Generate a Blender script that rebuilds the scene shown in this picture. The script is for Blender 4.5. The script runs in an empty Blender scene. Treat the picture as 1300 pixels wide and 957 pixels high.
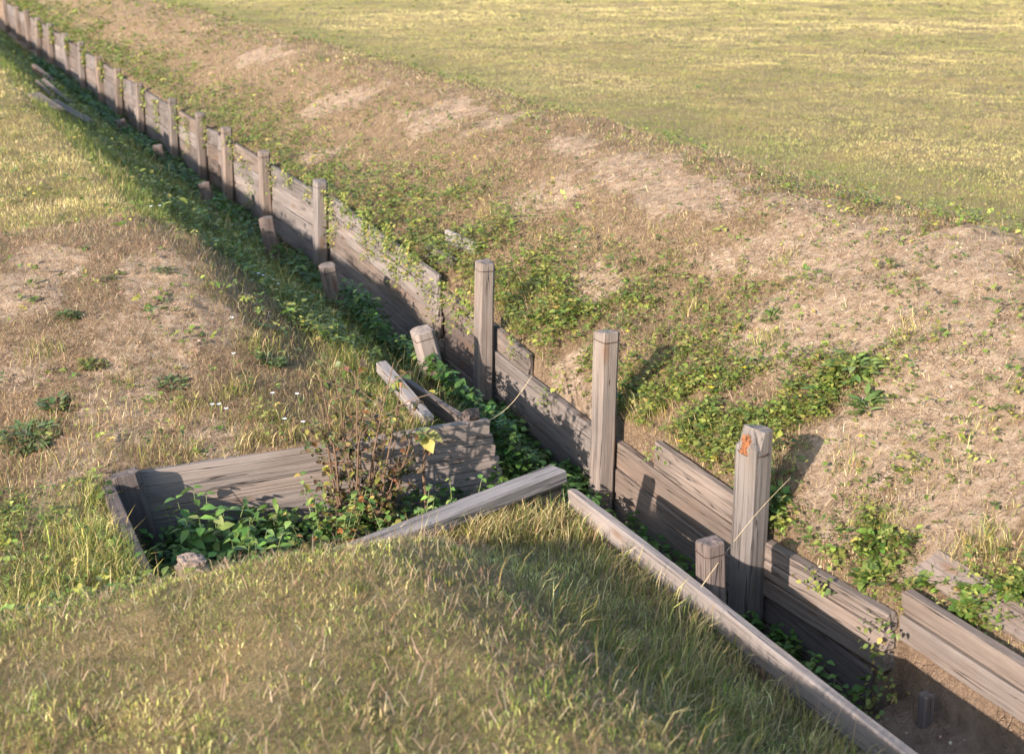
import bpy, math, random
import numpy as np
from mathutils import Vector, Matrix

rng = np.random.default_rng(7)
random.seed(7)
sc = bpy.context.scene
COL = sc.collection

# ------------------------------------------------------------------ camera model
F, CX, CY = 1805., 650., 433.5
TH = math.atan(539 / F)
HC = 2.55
O = (1.19, 5.62)
AZ = math.radians(-23.78)
D = (math.sin(AZ), math.cos(AZ))          # along the trench, away from the camera
N = (D[1], -D[0])                         # across the trench, towards the far bank


def W(s, t, z):
    return Vector((O[0] + s * D[0] + t * N[0], O[1] + s * D[1] + t * N[1], z))


def ST(x, y):
    a, b = x - O[0], y - O[1]
    return a * D[0] + b * D[1], a * N[0] + b * N[1]


# ------------------------------------------------------------------ numpy noise
def _h(ix, iy, seed):
    n = (ix.astype(np.int64) * 374761393 + iy.astype(np.int64) * 668265263 + seed * 1442695041) & 0xffffffff
    n = ((n ^ (n >> 13)) * 1274126177) & 0xffffffff
    n = n ^ (n >> 16)
    return (n & 0xffff) / 65535.0


def vn(x, y, seed=0):
    x = np.asarray(x, float); y = np.asarray(y, float)
    ix, iy = np.floor(x), np.floor(y)
    fx, fy = x - ix, y - iy
    fx = fx * fx * (3 - 2 * fx); fy = fy * fy * (3 - 2 * fy)
    a, b = _h(ix, iy, seed), _h(ix + 1, iy, seed)
    c, d = _h(ix, iy + 1, seed), _h(ix + 1, iy + 1, seed)
    return (a + (b - a) * fx) * (1 - fy) + (c + (d - c) * fx) * fy


def fbm(x, y, seed=0, o=4):
    v, a, tot = 0, 1., 0
    for i in range(o):
        v = v + a * vn(x * 2 ** i + 17.3 * i, y * 2 ** i - 9.1 * i, seed + i); tot += a; a *= .5
    return v / tot


def sstep(x, a, b):
    u = np.clip((x - a) / (b - a), 0, 1)
    return u * u * (3 - 2 * u)


I = np.interp

# ------------------------------------------------------------------ terrain
def s_front(t):
    return I(t, [-2.6, -1.9, -1.3, -.62], [.56, .50, .74, .97])


def farz(s, t):
    base = I(t, [.1, .4, .8, 1.3, 1.8, 2.15, 2.45, 2.8, 3.3, 3.9, 4.6], [0, .17, .40, .64, .81, .86, .83, .66, .30, .05, 0])
    zw = I(s, [-8, .2, .6, 1.3, 1.75, 2.1, 2.7, 3.3, 4, 4.6, 5.5, 7, 12, 30],
           [-.05, -.13, -.03, -.01, -.06, -.12, -.06, .02, .02, .10, .12, .18, .17, .24])
    slump = .13 * np.exp(-((s - 2.35) / .5) ** 2 - ((t - .4) / .25) ** 2)
    k = np.exp(-np.clip(t - .1, 0, None) / .8)
    return base * (1 - .25 * k) + zw * k + slump


def leftz(s, t):
    h = I(s, [1.8, 2.1, 2.6, 3.3, 4.3, 5.2, 6.5, 9, 40], [-.02, .03, .16, .38, .58, .55, .50, .48, .48])
    q = I(t, [-40, -8, -3, -1.85, -1.6, -1.25, -.95], [.4, .6, .92, 1, .87, .36, .04])
    p = np.where(s > 4.6, I(t, [-.95, -.62, -.42, -.1], [.0, -.2, -.33, -.46]), I(t, [-.95, -.62, -.42, -.32], [.0, -.22, -.42, -.62]))
    return np.where(t < -.95, h * q, p + .04 * h * np.clip((-t - .3) / .65, 0, 1))


def nearz(s, t):
    c = I(t, [-40, -6, -3, -1.9, -1.6, -1.34, -1.1, -.62], [.28, .27, .32, .37, .30, .13, -.03, -.13])
    c = c + I(s, [-4.5, -2, -1, 0], [.22, .10, .04, 0]) * sstep(-t, .7, 1.5)
    e = I(t, [-2.6, -1.9, -1.6, -1.3, -.62], [.02, .02, -.01, -.07, -.15])
    d = s_front(t) - s
    return e + (c - e) * sstep(d, 0, .75)


def floorz(s):
    return I(s, [-3, 0, 4, 7, 40], [-.72, -.68, -.62, -.52, -.45])


def in_trench(s, t):
    cut = np.where(s < -.62, .17, np.where((s > 3.37) & (s < 4.42), .17, .10))
    t1 = (t < cut) & (t > np.where(s < 1.85, -.605, I(s, [1.85, 3.6, 5.5], [-.32, -.30, -.10])))
    t2 = (t <= -.60) & (t > -2.60) & (s > s_front(t) - .03) & (s < 1.855)
    return t1, t2


def gz(s, t):
    s = np.asarray(s, float); t = np.asarray(t, float)
    lz, nz = leftz(s, t), nearz(s, t)
    west = nz + (lz - nz) * sstep(s, .5, 1.9)
    L = np.where(s > 1.85, lz, np.where(t < -2.5, west, nz))
    z = np.where(t > .09, farz(s, t), L)
    amp = sstep(np.abs(t + .25), .4, 1.2)
    z = z + (fbm(s * .9, t * .9, 3) - .5) * .11 * amp + (fbm(s * 4, t * 4, 5) - .5) * .035
    z = z + (fbm(s * 15, t * 15, 9, 2) - .5) * .026 * np.where((t > .5) & (t < 3.2) | (t < -1.2) & (s > 1.9) & (s < 6), 1., .5)
    t1, t2 = in_trench(s, t)
    fz = floorz(s) + (fbm(s * 3, t * 3, 21) - .5) * .08
    fz = fz + .25 * sstep(t, -.4, .15) * sstep(-s, .42, .7) + (fbm(s * 14, t * 14, 23) - .5) * .05
    return np.where(t1, fz, np.where(t2, -.58 + (fbm(s * 3, t * 3, 22) - .5) * .08, z))


def ground_px(px, py):
    """the ground point that the photograph shows at this pixel, in trench coordinates"""
    u, v = (px - CX) / F, (py - CY) / F
    r = (u, math.cos(TH) - v * math.sin(TH), -(v * math.cos(TH) + math.sin(TH)))
    k = np.linspace(3, 60, 12000)
    s, t = ST(r[0] * k, r[1] * k)
    hit = np.nonzero(HC + r[2] * k < gz(s, t))[0]
    i = hit[0] if len(hit) else -1
    return float(s[i]), float(t[i]), float(gz(s[i], t[i]))


def blobs(s, t, lst, ragged=True):
    out = np.zeros(np.shape(s))
    wob = .25 + 1.5 * fbm(s * 4.3, t * 4.3, 40, 5) if ragged else .55 + .9 * fbm(s * 3.1, t * 3.1, 40)
    for (bs, bt, r, w) in lst:
        d = np.sqrt(((s - bs) / 1.5) ** 2 + (t - bt) ** 2) / (r * wob)
        out = np.maximum(out, w * (1 - sstep(d, .45, 1.15)))
    return out


def bl(lst):
    return [(*ground_px(px, py)[:2], r, w) for px, py, r, w in lst]


BARE = bl([(1080, 300, .42, .9), (880, 245, .45, .9), (1000, 420, .35, 1), (1180, 390, .4, .8), (1140, 550, .38, 1),
           (1250, 590, .38, 1), (1270, 470, .45, .8), (560, 145, .45, .9), (430, 130, .5, .7), (715, 490, .2, 1),
           (740, 515, .16, 1), (1090, 420, .3, .9), (820, 215, .4, .9), (640, 150, .35, .8), (1200, 640, .35, .9),
           (1060, 660, .22, .6), (330, 70, .5, .7), (400, 200, .3, .7), (950, 330, .3, .6), (760, 360, .22, .6),
           (1200, 320, .4, .9), (690, 255, .35, .5), (1020, 260, .3, .7), (1240, 350, .3, .9), (1100, 360, .3, .8),
           (1180, 480, .3, .8), (1080, 590, .22, .7), (720, 180, .3, .7),
           (30, 370, .3, 1), (270, 560, .2, .9), (60, 335, .3, .8), (190, 345, .3, .7), (250, 400, .3, .6),
           (170, 440, .35, .5), (70, 645, .2, .8), (120, 590, .25, .6), (150, 530, .3, .55), (30, 460, .3, .5), (760, 800, .2, .5)])
WEED = bl([(430, 280, .35, 1), (520, 285, .35, 1), (560, 300, .3, 1), (480, 250, .35, .8), (700, 420, .3, 1), (640, 370, .3, 1),
           (840, 480, .4, 1), (860, 510, .4, 1), (930, 500, .35, 1), (800, 480, .3, 1), (900, 530, .35, 1), (800, 530, .3, 1), (870, 450, .35, .9), (1080, 490, .28, .9), (1010, 500, .3, 1),
           (1110, 700, .2, 1), (980, 650, .2, 1), (990, 560, .25, .9), (1250, 760, .2, .9), (340, 185, .45, 1), (270, 145, .5, .9),
           (200, 110, .5, .9), (960, 400, .2, .7), (600, 330, .25, 1), (140, 70, .6, .9), (80, 30, .7, .9), (760, 430, .3, .8),
           (720, 390, .3, .7), (950, 480, .3, .8), (1150, 600, .15, .5), (540, 220, .3, .5), (900, 340, .25, .4)])


def masks(s, t):
    """cover of each kind of growth, as a function of the place"""
    s = np.asarray(s, float); t = np.asarray(t, float)
    n1, n2, n3 = fbm(s * 1.3, t * 1.3, 61), fbm(s * 3.5, t * 3.5, 62), fbm(s * .28, t * .5, 63)
    bare = blobs(s, t, BARE); weed = blobs(s, t, WEED, False)
    far = t > .09
    edge = t - 2.85 - (n1 - .5) * .5
    field = far & (edge > 0)
    bank = far & ~field
    nearwall = bank * (1 - sstep(t + (n1 - .5) * .9, .22, .98 + .25 * sstep(s, 6, 3.5))) * sstep(s, .8, 2.2)
    weed = np.where(bank, np.maximum(weed * .95, nearwall * .9), 0) * (1 - .85 * bare)
    weed = weed * np.maximum(sstep(n2, .36, .56), .8 * nearwall * sstep(s, 2.8, 4.2))
    brown = (~far) & (s > 1.85) & (s < 5.6 + (n1 - .5) * 1.4) & (t < -1.15)
    slope = (~far) & (s > 1.85) & (t >= -1.75)
    west = (~far) & (s <= 1.85) & (t < -2.5) & (s > .1)
    near = (~far) & (s <= 1.85) & ~west
    bare = np.where(bank, np.clip(bare * .9 + .38 * sstep(n2, .52, .68) * sstep(t, .6, 1.3), 0, 1), bare)
    bare = np.where(brown, np.clip(bare * .9 + .3 * sstep(n2, .45, .7), 0, 1), bare)
    bare = np.where(field, .1 * sstep(n3, .5, .7), bare)
    return dict(bare=bare, weed=weed, field=field, bank=bank, brown=brown, slope=slope, west=west, near=near,
                n1=n1, n2=n2, n3=n3, edge=edge)


# ------------------------------------------------------------------ node helpers
def newmat(name):
    m = bpy.data.materials.new(name); m.use_nodes = True
    nt = m.node_tree
    for n in list(nt.nodes):
        nt.nodes.remove(n)
    out = nt.nodes.new('ShaderNodeOutputMaterial')
    return m, nt, out


def nd(nt, typ, ins=None, **kw):
    n = nt.nodes.new(typ)
    for k, v in kw.items():
        setattr(n, k, v)
    for k, v in (ins or {}).items():
        if hasattr(v, 'is_linked'):
            nt.links.new(v, n.inputs[k])
        else:
            n.inputs[k].default_value = v
    return n


def ramp(nt, fac, stops):
    r = nd(nt, 'ShaderNodeValToRGB', {'Fac': fac})
    el = r.color_ramp.elements
    while len(el) < len(stops):
        el.new(.5)
    for e, (p, c) in zip(el, stops):
        e.position = p; e.color = (*c, 1) if len(c) == 3 else c
    return r.outputs['Color']


def mix(nt, f, a, b, mode='MIX'):
    n = nd(nt, 'ShaderNodeMix', data_type='RGBA', blend_type=mode)
    for sock, v in ((n.inputs[0], f), (n.inputs[6], a), (n.inputs[7], b)):
        if hasattr(v, 'is_linked'):
            nt.links.new(v, sock)
        else:
            sock.default_value = v if not isinstance(v, tuple) or len(v) == 4 else (*v, 1)
    return n.outputs[2]


def mth(nt, op, a, b=0., c=None):
    n = nd(nt, 'ShaderNodeMath', operation=op)
    for i, v in enumerate((a, b) if c is None else (a, b, c)):
        if hasattr(v, 'is_linked'):
            nt.links.new(v, n.inputs[i])
        else:
            n.inputs[i].default_value = v
    return n.outputs[0]


def wood_material(name, light, mid, dark, warm=.25):
    m, nt, out = newmat(name)
    g = nd(nt, 'ShaderNodeAttribute', attribute_name='grain').outputs['Vector']
    tone = nd(nt, 'ShaderNodeAttribute', attribute_name='tone').outputs['Fac']

    def mp(sx, sy, sz):
        return nd(nt, 'ShaderNodeMapping', {'Vector': g, 'Scale': (sx, sy, sz)}).outputs['Vector']

    def noise(v, sc_, det=5., rough=.6, dist=0.):
        return nd(nt, 'ShaderNodeTexNoise', {'Vector': v, 'Scale': sc_, 'Detail': det, 'Roughness': rough, 'Distortion': dist}).outputs['Fac']
    fib = noise(mp(1.8, 70, 70), 1., 8, .75, .3)
    band = noise(mp(.7, 14, 14), 1., 3, .5, .4)
    big = noise(mp(1.6, 3.5, 3.5), 1., 4, .6)
    crk = noise(mp(.55, 26, 26), 1., 3, .55, .2)
    col = ramp(nt, fib, [(.2, dark), (.44, mid), (.68, light)])
    col = mix(nt, .28, col, ramp(nt, band, [(.3, dark), (.5, mid), (.68, light)]))
    blot = ramp(nt, big, [(.3, (.68, .64, .61)), (.5, (1, 1, 1)), (.72, (1.22, 1.18, 1.14))])
    col = mix(nt, .8, col, blot, 'MULTIPLY')
    rust = ramp(nt, noise(mp(.9, 5, 5), 1.3, 3, .6), [(.55, (0, 0, 0)), (.75, (1, 1, 1))])
    col = mix(nt, mth(nt, 'MULTIPLY', rust, warm), col, (.26, .135, .06))
    # knots
    vor = nd(nt, 'ShaderNodeTexVoronoi', {'Vector': mp(1.9, 6.5, 6.5), 'Scale': 1., 'Randomness': 1.}).outputs['Distance']
    kn = ramp(nt, vor, [(.07, (1, 1, 1)), (.17, (0, 0, 0))])
    col = mix(nt, mth(nt, 'MULTIPLY', kn, .7), col, (.12, .07, .04))
    crack = ramp(nt, mth(nt, 'ABSOLUTE', mth(nt, 'SUBTRACT', crk, .5)), [(.0, (1, 1, 1)), (.009, (0, 0, 0))])
    cmask = ramp(nt, noise(mp(.8, 4, 4), 1.7, 2, .5), [(.36, (0, 0, 0)), (.5, (1, 1, 1))])
    crack = mth(nt, 'MULTIPLY', crack, cmask)
    col = mix(nt, mth(nt, 'MULTIPLY', crack, .85), col, (.03, .022, .018))
    tn = ramp(nt, tone, [(0, (.64, .6, .58)), (.2, (1.0, .87, .76)), (.4, (.85, .86, .88)), (.55, (1.12, 1.0, .9)), (.75, (1, 1, 1.02)), (1, (1.3, 1.27, 1.25))])
    col = mix(nt, 1., col, tn, 'MULTIPLY')
    hgt = mth(nt, 'SUBTRACT', mth(nt, 'ADD', mth(nt, 'MULTIPLY', fib, .5), mth(nt, 'MULTIPLY', band, .3)), mth(nt, 'MULTIPLY', crack, 1.2))
    bmp = nd(nt, 'ShaderNodeBump', {'Height': hgt, 'Strength': .9, 'Distance': .0065})
    b = nd(nt, 'ShaderNodeBsdfPrincipled', {'Base Color': col, 'Roughness': .82, 'Specular IOR Level': .25, 'Normal': bmp.outputs['Normal']})
    nt.links.new(b.outputs[0], out.inputs[0])
    return m


def tint_material(name, rough=.6, trans=.3, spec=.25):
    m, nt, out = newmat(name)
    c = nd(nt, 'ShaderNodeAttribute', attribute_name='tint').outputs['Color']
    b = nd(nt, 'ShaderNodeBsdfPrincipled', {'Base Color': c, 'Roughness': rough, 'Specular IOR Level': spec})
    tr = nd(nt, 'ShaderNodeBsdfTranslucent', {'Color': mix(nt, 1., c, (1.1, 1.15, .7), 'MULTIPLY')})
    mx = nd(nt, 'ShaderNodeMixShader', {0: trans, 1: b.outputs[0], 2: tr.outputs[0]})
    nt.links.new(mx.outputs[0], out.inputs[0])
    return m


def plain_material(name, col, rough=.7, vary=0., scale=40., bump=0., spec=.3):
    m, nt, out = newmat(name)
    tc = nd(nt, 'ShaderNodeTexCoord').outputs['Object']
    nz = nd(nt, 'ShaderNodeTexNoise', {'Vector': tc, 'Scale': scale, 'Detail': 5.}).outputs['Fac']
    c = ramp(nt, nz, [(.3, tuple(x * (1 - vary) for x in col)), (.7, tuple(x * (1 + vary) for x in col))])
    b = nd(nt, 'ShaderNodeBsdfPrincipled', {'Base Color': c, 'Roughness': rough, 'Specular IOR Level': spec})
    if bump:
        bp = nd(nt, 'ShaderNodeBump', {'Height': nz, 'Strength': 1., 'Distance': bump})
        nt.links.new(bp.outputs[0], b.inputs['Normal'])
    nt.links.new(b.outputs[0], out.inputs[0])
    return m


M_WOOD = wood_material('weathered_wood', (.205, .181, .160), (.126, .109, .094), (.049, .041, .035), .18)
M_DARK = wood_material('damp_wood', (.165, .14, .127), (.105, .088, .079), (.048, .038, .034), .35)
M_PALE = wood_material('bleached_wood', (.25, .226, .208), (.168, .151, .136), (.076, .066, .058), .08)
M_SPLIT = plain_material('fresh_split_wood', (.17, .066, .024), .8, .55, 90, .01)
M_WIRE = plain_material('rusty_wire', (.05, .03, .022), .6, .3, 80)
M_STONE = plain_material('rough_stone', (.19, .145, .115), .95, .35, 45, .02)
M_LEAF = tint_material('leaf', .5, .3, .35)
M_GRASS = tint_material('grass_blade', .6, .35, .2)
M_STEM = plain_material('woody_stem', (.12, .075, .045), .8, .3, 60)
M_STALK = plain_material('straw_stalk', (.46, .36, .2), .7, .2, 30)
M_PETW = plain_material('white_petal', (.8, .8, .76), .6, .03)
M_PETY = plain_material('yellow_petal', (.75, .52, .02), .6, .1)

# ground: soil, thatch of dead grass and low growth, by the cover attributes of the sheet
gm, nt, out = newmat('ground')
tc = nd(nt, 'ShaderNodeTexCoord').outputs['Object']


def gnoise(sc_, det=5., rough=.6, dist=0.):
    return nd(nt, 'ShaderNodeTexNoise', {'Vector': tc, 'Scale': sc_, 'Detail': det, 'Roughness': rough, 'Distortion': dist}).outputs['Fac']


n_f, n_m, n_c = gnoise(80, 6, .8), gnoise(17, 8, .72), gnoise(2.2, 4, .6)
soil = ramp(nt, n_m, [(.27, (.185, .122, .076)), (.5, (.39, .283, .19)), (.73, (.57, .455, .335))])
soil = mix(nt, .55, soil, ramp(nt, n_f, [(.3, (.55, .5, .46)), (.5, (1, 1, 1)), (.7, (1.3, 1.27, 1.22))]), 'MULTIPLY')
vor = nd(nt, 'ShaderNodeTexVoronoi', {'Vector': tc, 'Scale': 26., 'Randomness': 1.}, feature='DISTANCE_TO_EDGE').outputs['Distance']
vmask = ramp(nt, gnoise(3.1, 3), [(.5, (0, 0, 0)), (.62, (1, 1, 1))])
ck = mth(nt, 'MULTIPLY', ramp(nt, vor, [(.0, (1, 1, 1)), (.07, (0, 0, 0))]), vmask)
soil = mix(nt, mth(nt, 'MULTIPLY', ck, .4), soil, (.11, .075, .05))
thatch = ramp(nt, gnoise(60, 6, .8, .4), [(.28, (.10, .078, .038)), (.5, (.25, .195, .095)), (.74, (.45, .36, .2))])
thatch = mix(nt, .4, thatch, ramp(nt, n_c, [(.3, (.13, .13, .045)), (.7, (.33, .26, .125))]))
worn_a = nd(nt, 'ShaderNodeAttribute', attribute_name='worn').outputs['Fac']
wthatch = ramp(nt, gnoise(46, 8, .82, .5), [(.29, (.065, .042, .024)), (.42, (.19, .125, .075)), (.56, (.33, .235, .145)), (.72, (.54, .42, .29))])
wthatch = mix(nt, .55, wthatch, ramp(nt, gnoise(9, 5, .7), [(.3, (.5, .46, .42)), (.5, (1, 1, 1)), (.7, (1.3, 1.25, 1.2))]), 'MULTIPLY')
thatch = mix(nt, 1., thatch, ramp(nt, gnoise(.8, 5, .65), [(.35, (.75, .8, .7)), (.5, (1.05, 1.05, 1)), (.65, (1.4, 1.25, 1.1))]), 'MULTIPLY')
thatch = mix(nt, worn_a, thatch, wthatch)
bare_a = nd(nt, 'ShaderNodeAttribute', attribute_name='bare').outputs['Fac']
damp_a = nd(nt, 'ShaderNodeAttribute', attribute_name='earth').outputs['Fac']
bsel = mth(nt, 'ADD', bare_a, mth(nt, 'ADD', mth(nt, 'MULTIPLY', mth(nt, 'SUBTRACT', n_m, .5), 1.1), mth(nt, 'MULTIPLY', mth(nt, 'SUBTRACT', n_f, .5), .7)))
gcol = mix(nt, ramp(nt, bsel, [(.36, (0, 0, 0)), (.56, (1, 1, 1))]), thatch, soil)
gcol = mix(nt, damp_a, gcol, ramp(nt, n_m, [(.3, (.25, .165, .11)), (.7, (.46, .33, .235))]))
hh = mth(nt, 'ADD', mth(nt, 'MULTIPLY', n_m, 1.), mth(nt, 'SUBTRACT', mth(nt, 'MULTIPLY', n_f, .35), mth(nt, 'MULTIPLY', ck, .3)))
gb = nd(nt, 'ShaderNodeBump', {'Height': hh, 'Strength': 1., 'Distance': .07})
b = nd(nt, 'ShaderNodeBsdfPrincipled', {'Base Color': gcol, 'Roughness': .95, 'Specular IOR Level': .1, 'Normal': gb.outputs['Normal']})
nt.links.new(b.outputs[0], out.inputs[0])
M_GROUND = gm


# ------------------------------------------------------------------ mesh helpers
def np_mesh(name, V, quads=None, tris=None, attrs=None, smooth=False):
    me = bpy.data.meshes.new(name)
    V = np.asarray(V, np.float32)
    me.vertices.add(len(V)); me.vertices.foreach_set('co', V.ravel())
    idx, starts, tot = [], [], []
    pos = 0
    for arr, k in ((quads, 4), (tris, 3)):
        if arr is not None and len(arr):
            arr = np.asarray(arr, np.int32)
            idx.append(arr.ravel()); starts.append(pos + np.arange(len(arr)) * k); pos += arr.size
    idx = np.concatenate(idx); starts = np.concatenate(starts)
    me.loops.add(len(idx)); me.loops.foreach_set('vertex_index', idx.astype(np.int32))
    me.polygons.add(len(starts)); me.polygons.foreach_set('loop_start', starts.astype(np.int32))
    for k, (typ, arr) in (attrs or {}).items():
        a = me.attributes.new(k, typ, 'POINT')
        a.data.foreach_set({'FLOAT': 'value', 'FLOAT_VECTOR': 'vector', 'FLOAT_COLOR': 'color'}[typ], np.asarray(arr, np.float32).ravel())
    me.update(calc_edges=True)
    if smooth:
        me.polygons.foreach_set('use_smooth', np.ones(len(starts), bool))
    return me


def tag(o, label=None, cat=None, group=None, kind=None):
    if label: o['label'] = label
    if cat: o['category'] = cat
    if group: o['group'] = group
    if kind: o['kind'] = kind
    return o


def link(name, me, mats, loc=(0, 0, 0), parent=None):
    o = bpy.data.objects.new(name, me); COL.objects.link(o)
    o.location = loc
    for m in (mats if isinstance(mats, (list, tuple)) else [mats]):
        if m.name not in [x.name for x in me.materials if x]:
            me.materials.append(m)
    if parent: o.parent = parent
    return o


def empty(name, loc):
    o = bpy.data.objects.new(name, None); COL.objects.link(o); o.location = loc
    o.empty_display_size = .1
    return o


class Timber:
    """collects boards and posts as lofted, slightly warped and split bars, with their own grain coordinates"""
    def __init__(s):
        s.V, s.F, s.G, s.T = [], [], [], []

    def bar(s, p0, p1, up, h, d, ch=.006, warp=.004, end=.008, tone=None, taper=1., tilt=(0, 0)):
        p0, p1 = Vector(p0), Vector(p1)
        ax = p1 - p0; L = ax.length; ax.normalize()
        sd = ax.cross(Vector(up)).normalized(); upv = sd.cross(ax).normalized()
        n = max(3, int(L / .07))
        sec = []
        a, c = h / 2, d / 2
        ch = min(ch, a * .6, c * .6)
        m_ = 2
        for (y0, z0, y1, z1) in ((-c + ch, -a, c - ch, -a), (c, -a + ch, c, a - ch), (c - ch, a, -c + ch, a), (-c, a - ch, -c, -a + ch)):
            for q in range(m_ + 1):
                u = q / m_
                sec.append((y0 + (y1 - y0) * u, z0 + (z1 - z0) * u))
        k = len(sec); base = len(s.V)
        go = Vector((random.uniform(0, 60), random.uniform(0, 9), random.uniform(0, 9)))
        tn = random.random() if tone is None else tone
        ph = [random.uniform(0, 6.28) for _ in range(6)]
        eo = [[random.uniform(-end, end) for _ in range(k)] for _ in (0, 1)]
        bow = random.uniform(-1, 1) * warp
        for i in range(n + 1):
            u = i / n; x = u * L
            dy = warp * .6 * math.sin(x * 3.1 + ph[0]) + bow * math.sin(u * 3.14); dz = warp * .6 * math.sin(x * 2.3 + ph[1])
            tp = 1 + (taper - 1) * u
            for j, (y, z) in enumerate(sec):
                e = 0
                if i == 0: e = eo[0][j] + tilt[0] * z
                if i == n: e = eo[1][j] + tilt[1] * z
                r = 1 + .012 * math.sin(x * 9 + j * 1.7 + ph[2]) + .01 * math.sin(x * 23 + j * 2.9 + ph[3])
                s.V.append(p0 + ax * (x + e) + sd * (y * tp * r + dy) + upv * (z * tp * r + dz))
                s.G.append(Vector((x + e, y, z)) + go); s.T.append(tn)
        n0 = n
        for i in range(n):
            for j in range(k):
                a0 = base + i * k + j; a1 = base + i * k + (j + 1) % k
                s.F.append((a0, a1, a1 + k, a0 + k))
        for i, sg in ((0, -1), (n, 1)):        # worn, closed ends
            ctr0 = sum((s.V[base + i * k + j] for j in range(k)), Vector()) / k
            rb = len(s.V)
            for j in range(k):
                v = s.V[base + i * k + j]
                s.V.append(v.lerp(ctr0, .14) + ax * sg * random.uniform(.002, .008)); s.G.append(s.G[base + i * k + j] + Vector((.006, 0, 0))); s.T.append(tn)
            for j in range(k):
                a0, a1, b0_, b1_ = base + i * k + j, base + i * k + (j + 1) % k, rb + j, rb + (j + 1) % k
                s.F.append((a0, a1, b1_, b0_) if sg > 0 else (a1, a0, b0_, b1_))
            if sg < 0: rb_lo = rb
            else: rb_hi = rb
        for i, sg in ((0, -1), (n, 1)):
            rr_ = rb_lo if sg < 0 else rb_hi
            ctr = Vector((0, 0, 0)); gc = Vector((0, 0, 0))
            for j in range(k):
                ctr += s.V[rr_ + j]; gc += s.G[rr_ + j]
            ci = len(s.V); s.V.append(ctr / k + ax * sg * end * .3); s.G.append(gc / k); s.T.append(tn)
            for j in range(k):
                a0 = rr_ + j; a1 = rr_ + (j + 1) % k
                s.F.append((a0, a1, ci) if sg > 0 else (a1, a0, ci))
        return s

    def mesh(s, name, org):
        org = Vector(org)
        me = bpy.data.meshes.new(name)
        me.from_pydata([v - org for v in s.V], [], s.F)
        a = me.attributes.new('grain', 'FLOAT_VECTOR', 'POINT'); a.data.foreach_set('vector', [c for g in s.G for c in g])
        a = me.attributes.new('tone', 'FLOAT', 'POINT'); a.data.foreach_set('value', s.T)
        me.update()
        return me


def tube(pts, rad, k=6, org=(0, 0, 0), closed=False):
    """V, F of a swept round tube through pts; rad a number or one radius per point"""
    pts = [Vector(p) - Vector(org) for p in pts]; n = len(pts)
    rad = rad if hasattr(rad, '__len__') else [rad] * n
    V, Fc = [], []
    for i, p in enumerate(pts):
        a = pts[(i + 1) % n] if closed or i < n - 1 else p
        b = pts[i - 1] if closed or i > 0 else p
        d = (a - b).normalized()
        u = d.cross(Vector((.31, .17, .93)))
        if u.length < 1e-3: u = d.cross(Vector((1, 0, 0)))
        u.normalize(); v = d.cross(u)
        for j in range(k):
            q = 2 * math.pi * j / k
            V.append(p + (u * math.cos(q) + v * math.sin(q)) * rad[i])
    for i in range(n if closed else n - 1):
        i2 = (i + 1) % n
        for j in range(k):
            Fc.append((i * k + j, i * k + (j + 1) % k, i2 * k + (j + 1) % k, i2 * k + j))
    if not closed:
        Fc.append(tuple(range(k))[::-1]); Fc.append(tuple((n - 1) * k + j for j in range(k)))
    return V, Fc


def mesh_of(name, chunks):
    V, Fc = [], []
    for v, f in chunks:
        b0 = len(V); V += v; Fc += [tuple(i + b0 for i in q) for q in f]
    me = bpy.data.meshes.new(name); me.from_pydata(V, [], Fc); me.update()
    return me


def leaf_arrays(P, az, pitch, L, Wd, col, roll=None, curl=.25, fold=.25):
    """numpy leaves: 8 points each, folded along the rib and curled towards the tip"""
    n = len(P)
    P = np.asarray(P, float)
    roll = np.zeros(n) if roll is None else roll
    d = np.stack([np.cos(az) * np.cos(pitch), np.sin(az) * np.cos(pitch), np.sin(pitch)], 1)
    sd = np.stack([-np.sin(az), np.cos(az), np.zeros(n)], 1)
    up = np.cross(d, sd)
    sd2 = sd * np.cos(roll)[:, None] + up * np.sin(roll)[:, None]
    up2 = np.cross(d, sd2)
    L = np.asarray(L)[:, None]; Wd = np.asarray(Wd)[:, None]
    V = np.empty((n, 8, 3))
    c = lambda f: P + d * L * f - up2 * L * curl * f * f
    V[:, 0] = P
    w1, w2 = Wd * .5, Wd * .36
    V[:, 2] = c(.35); V[:, 1] = c(.32) + sd2 * w1 + up2 * w1 * fold; V[:, 3] = c(.32) - sd2 * w1 + up2 * w1 * fold
    V[:, 5] = c(.7); V[:, 4] = c(.68) + sd2 * w2 + up2 * w2 * fold; V[:, 6] = c(.68) - sd2 * w2 + up2 * w2 * fold
    V[:, 7] = c(1.)
    b = (np.arange(n) * 8)[:, None]
    Q = np.concatenate([b + np.array([[1, 4, 5, 2]]), b + np.array([[2, 5, 6, 3]])])
    T = np.concatenate([b + np.array([[0, 1, 2]]), b + np.array([[0, 2, 3]]), b + np.array([[4, 7, 5]]), b + np.array([[5, 7, 6]])])
    C = np.repeat(np.concatenate([col, np.ones((n, 1))], 1)[:, None], 8, 1)
    return V.reshape(-1, 3), Q, T, C.reshape(-1, 4)


def leaf_mesh(name, *a, org=(0, 0, 0), **k):
    V, Q, T, C = leaf_arrays(*a, **k)
    return np_mesh(name, V - np.array(org), Q, T, {'tint': ('FLOAT_COLOR', C)})


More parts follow.
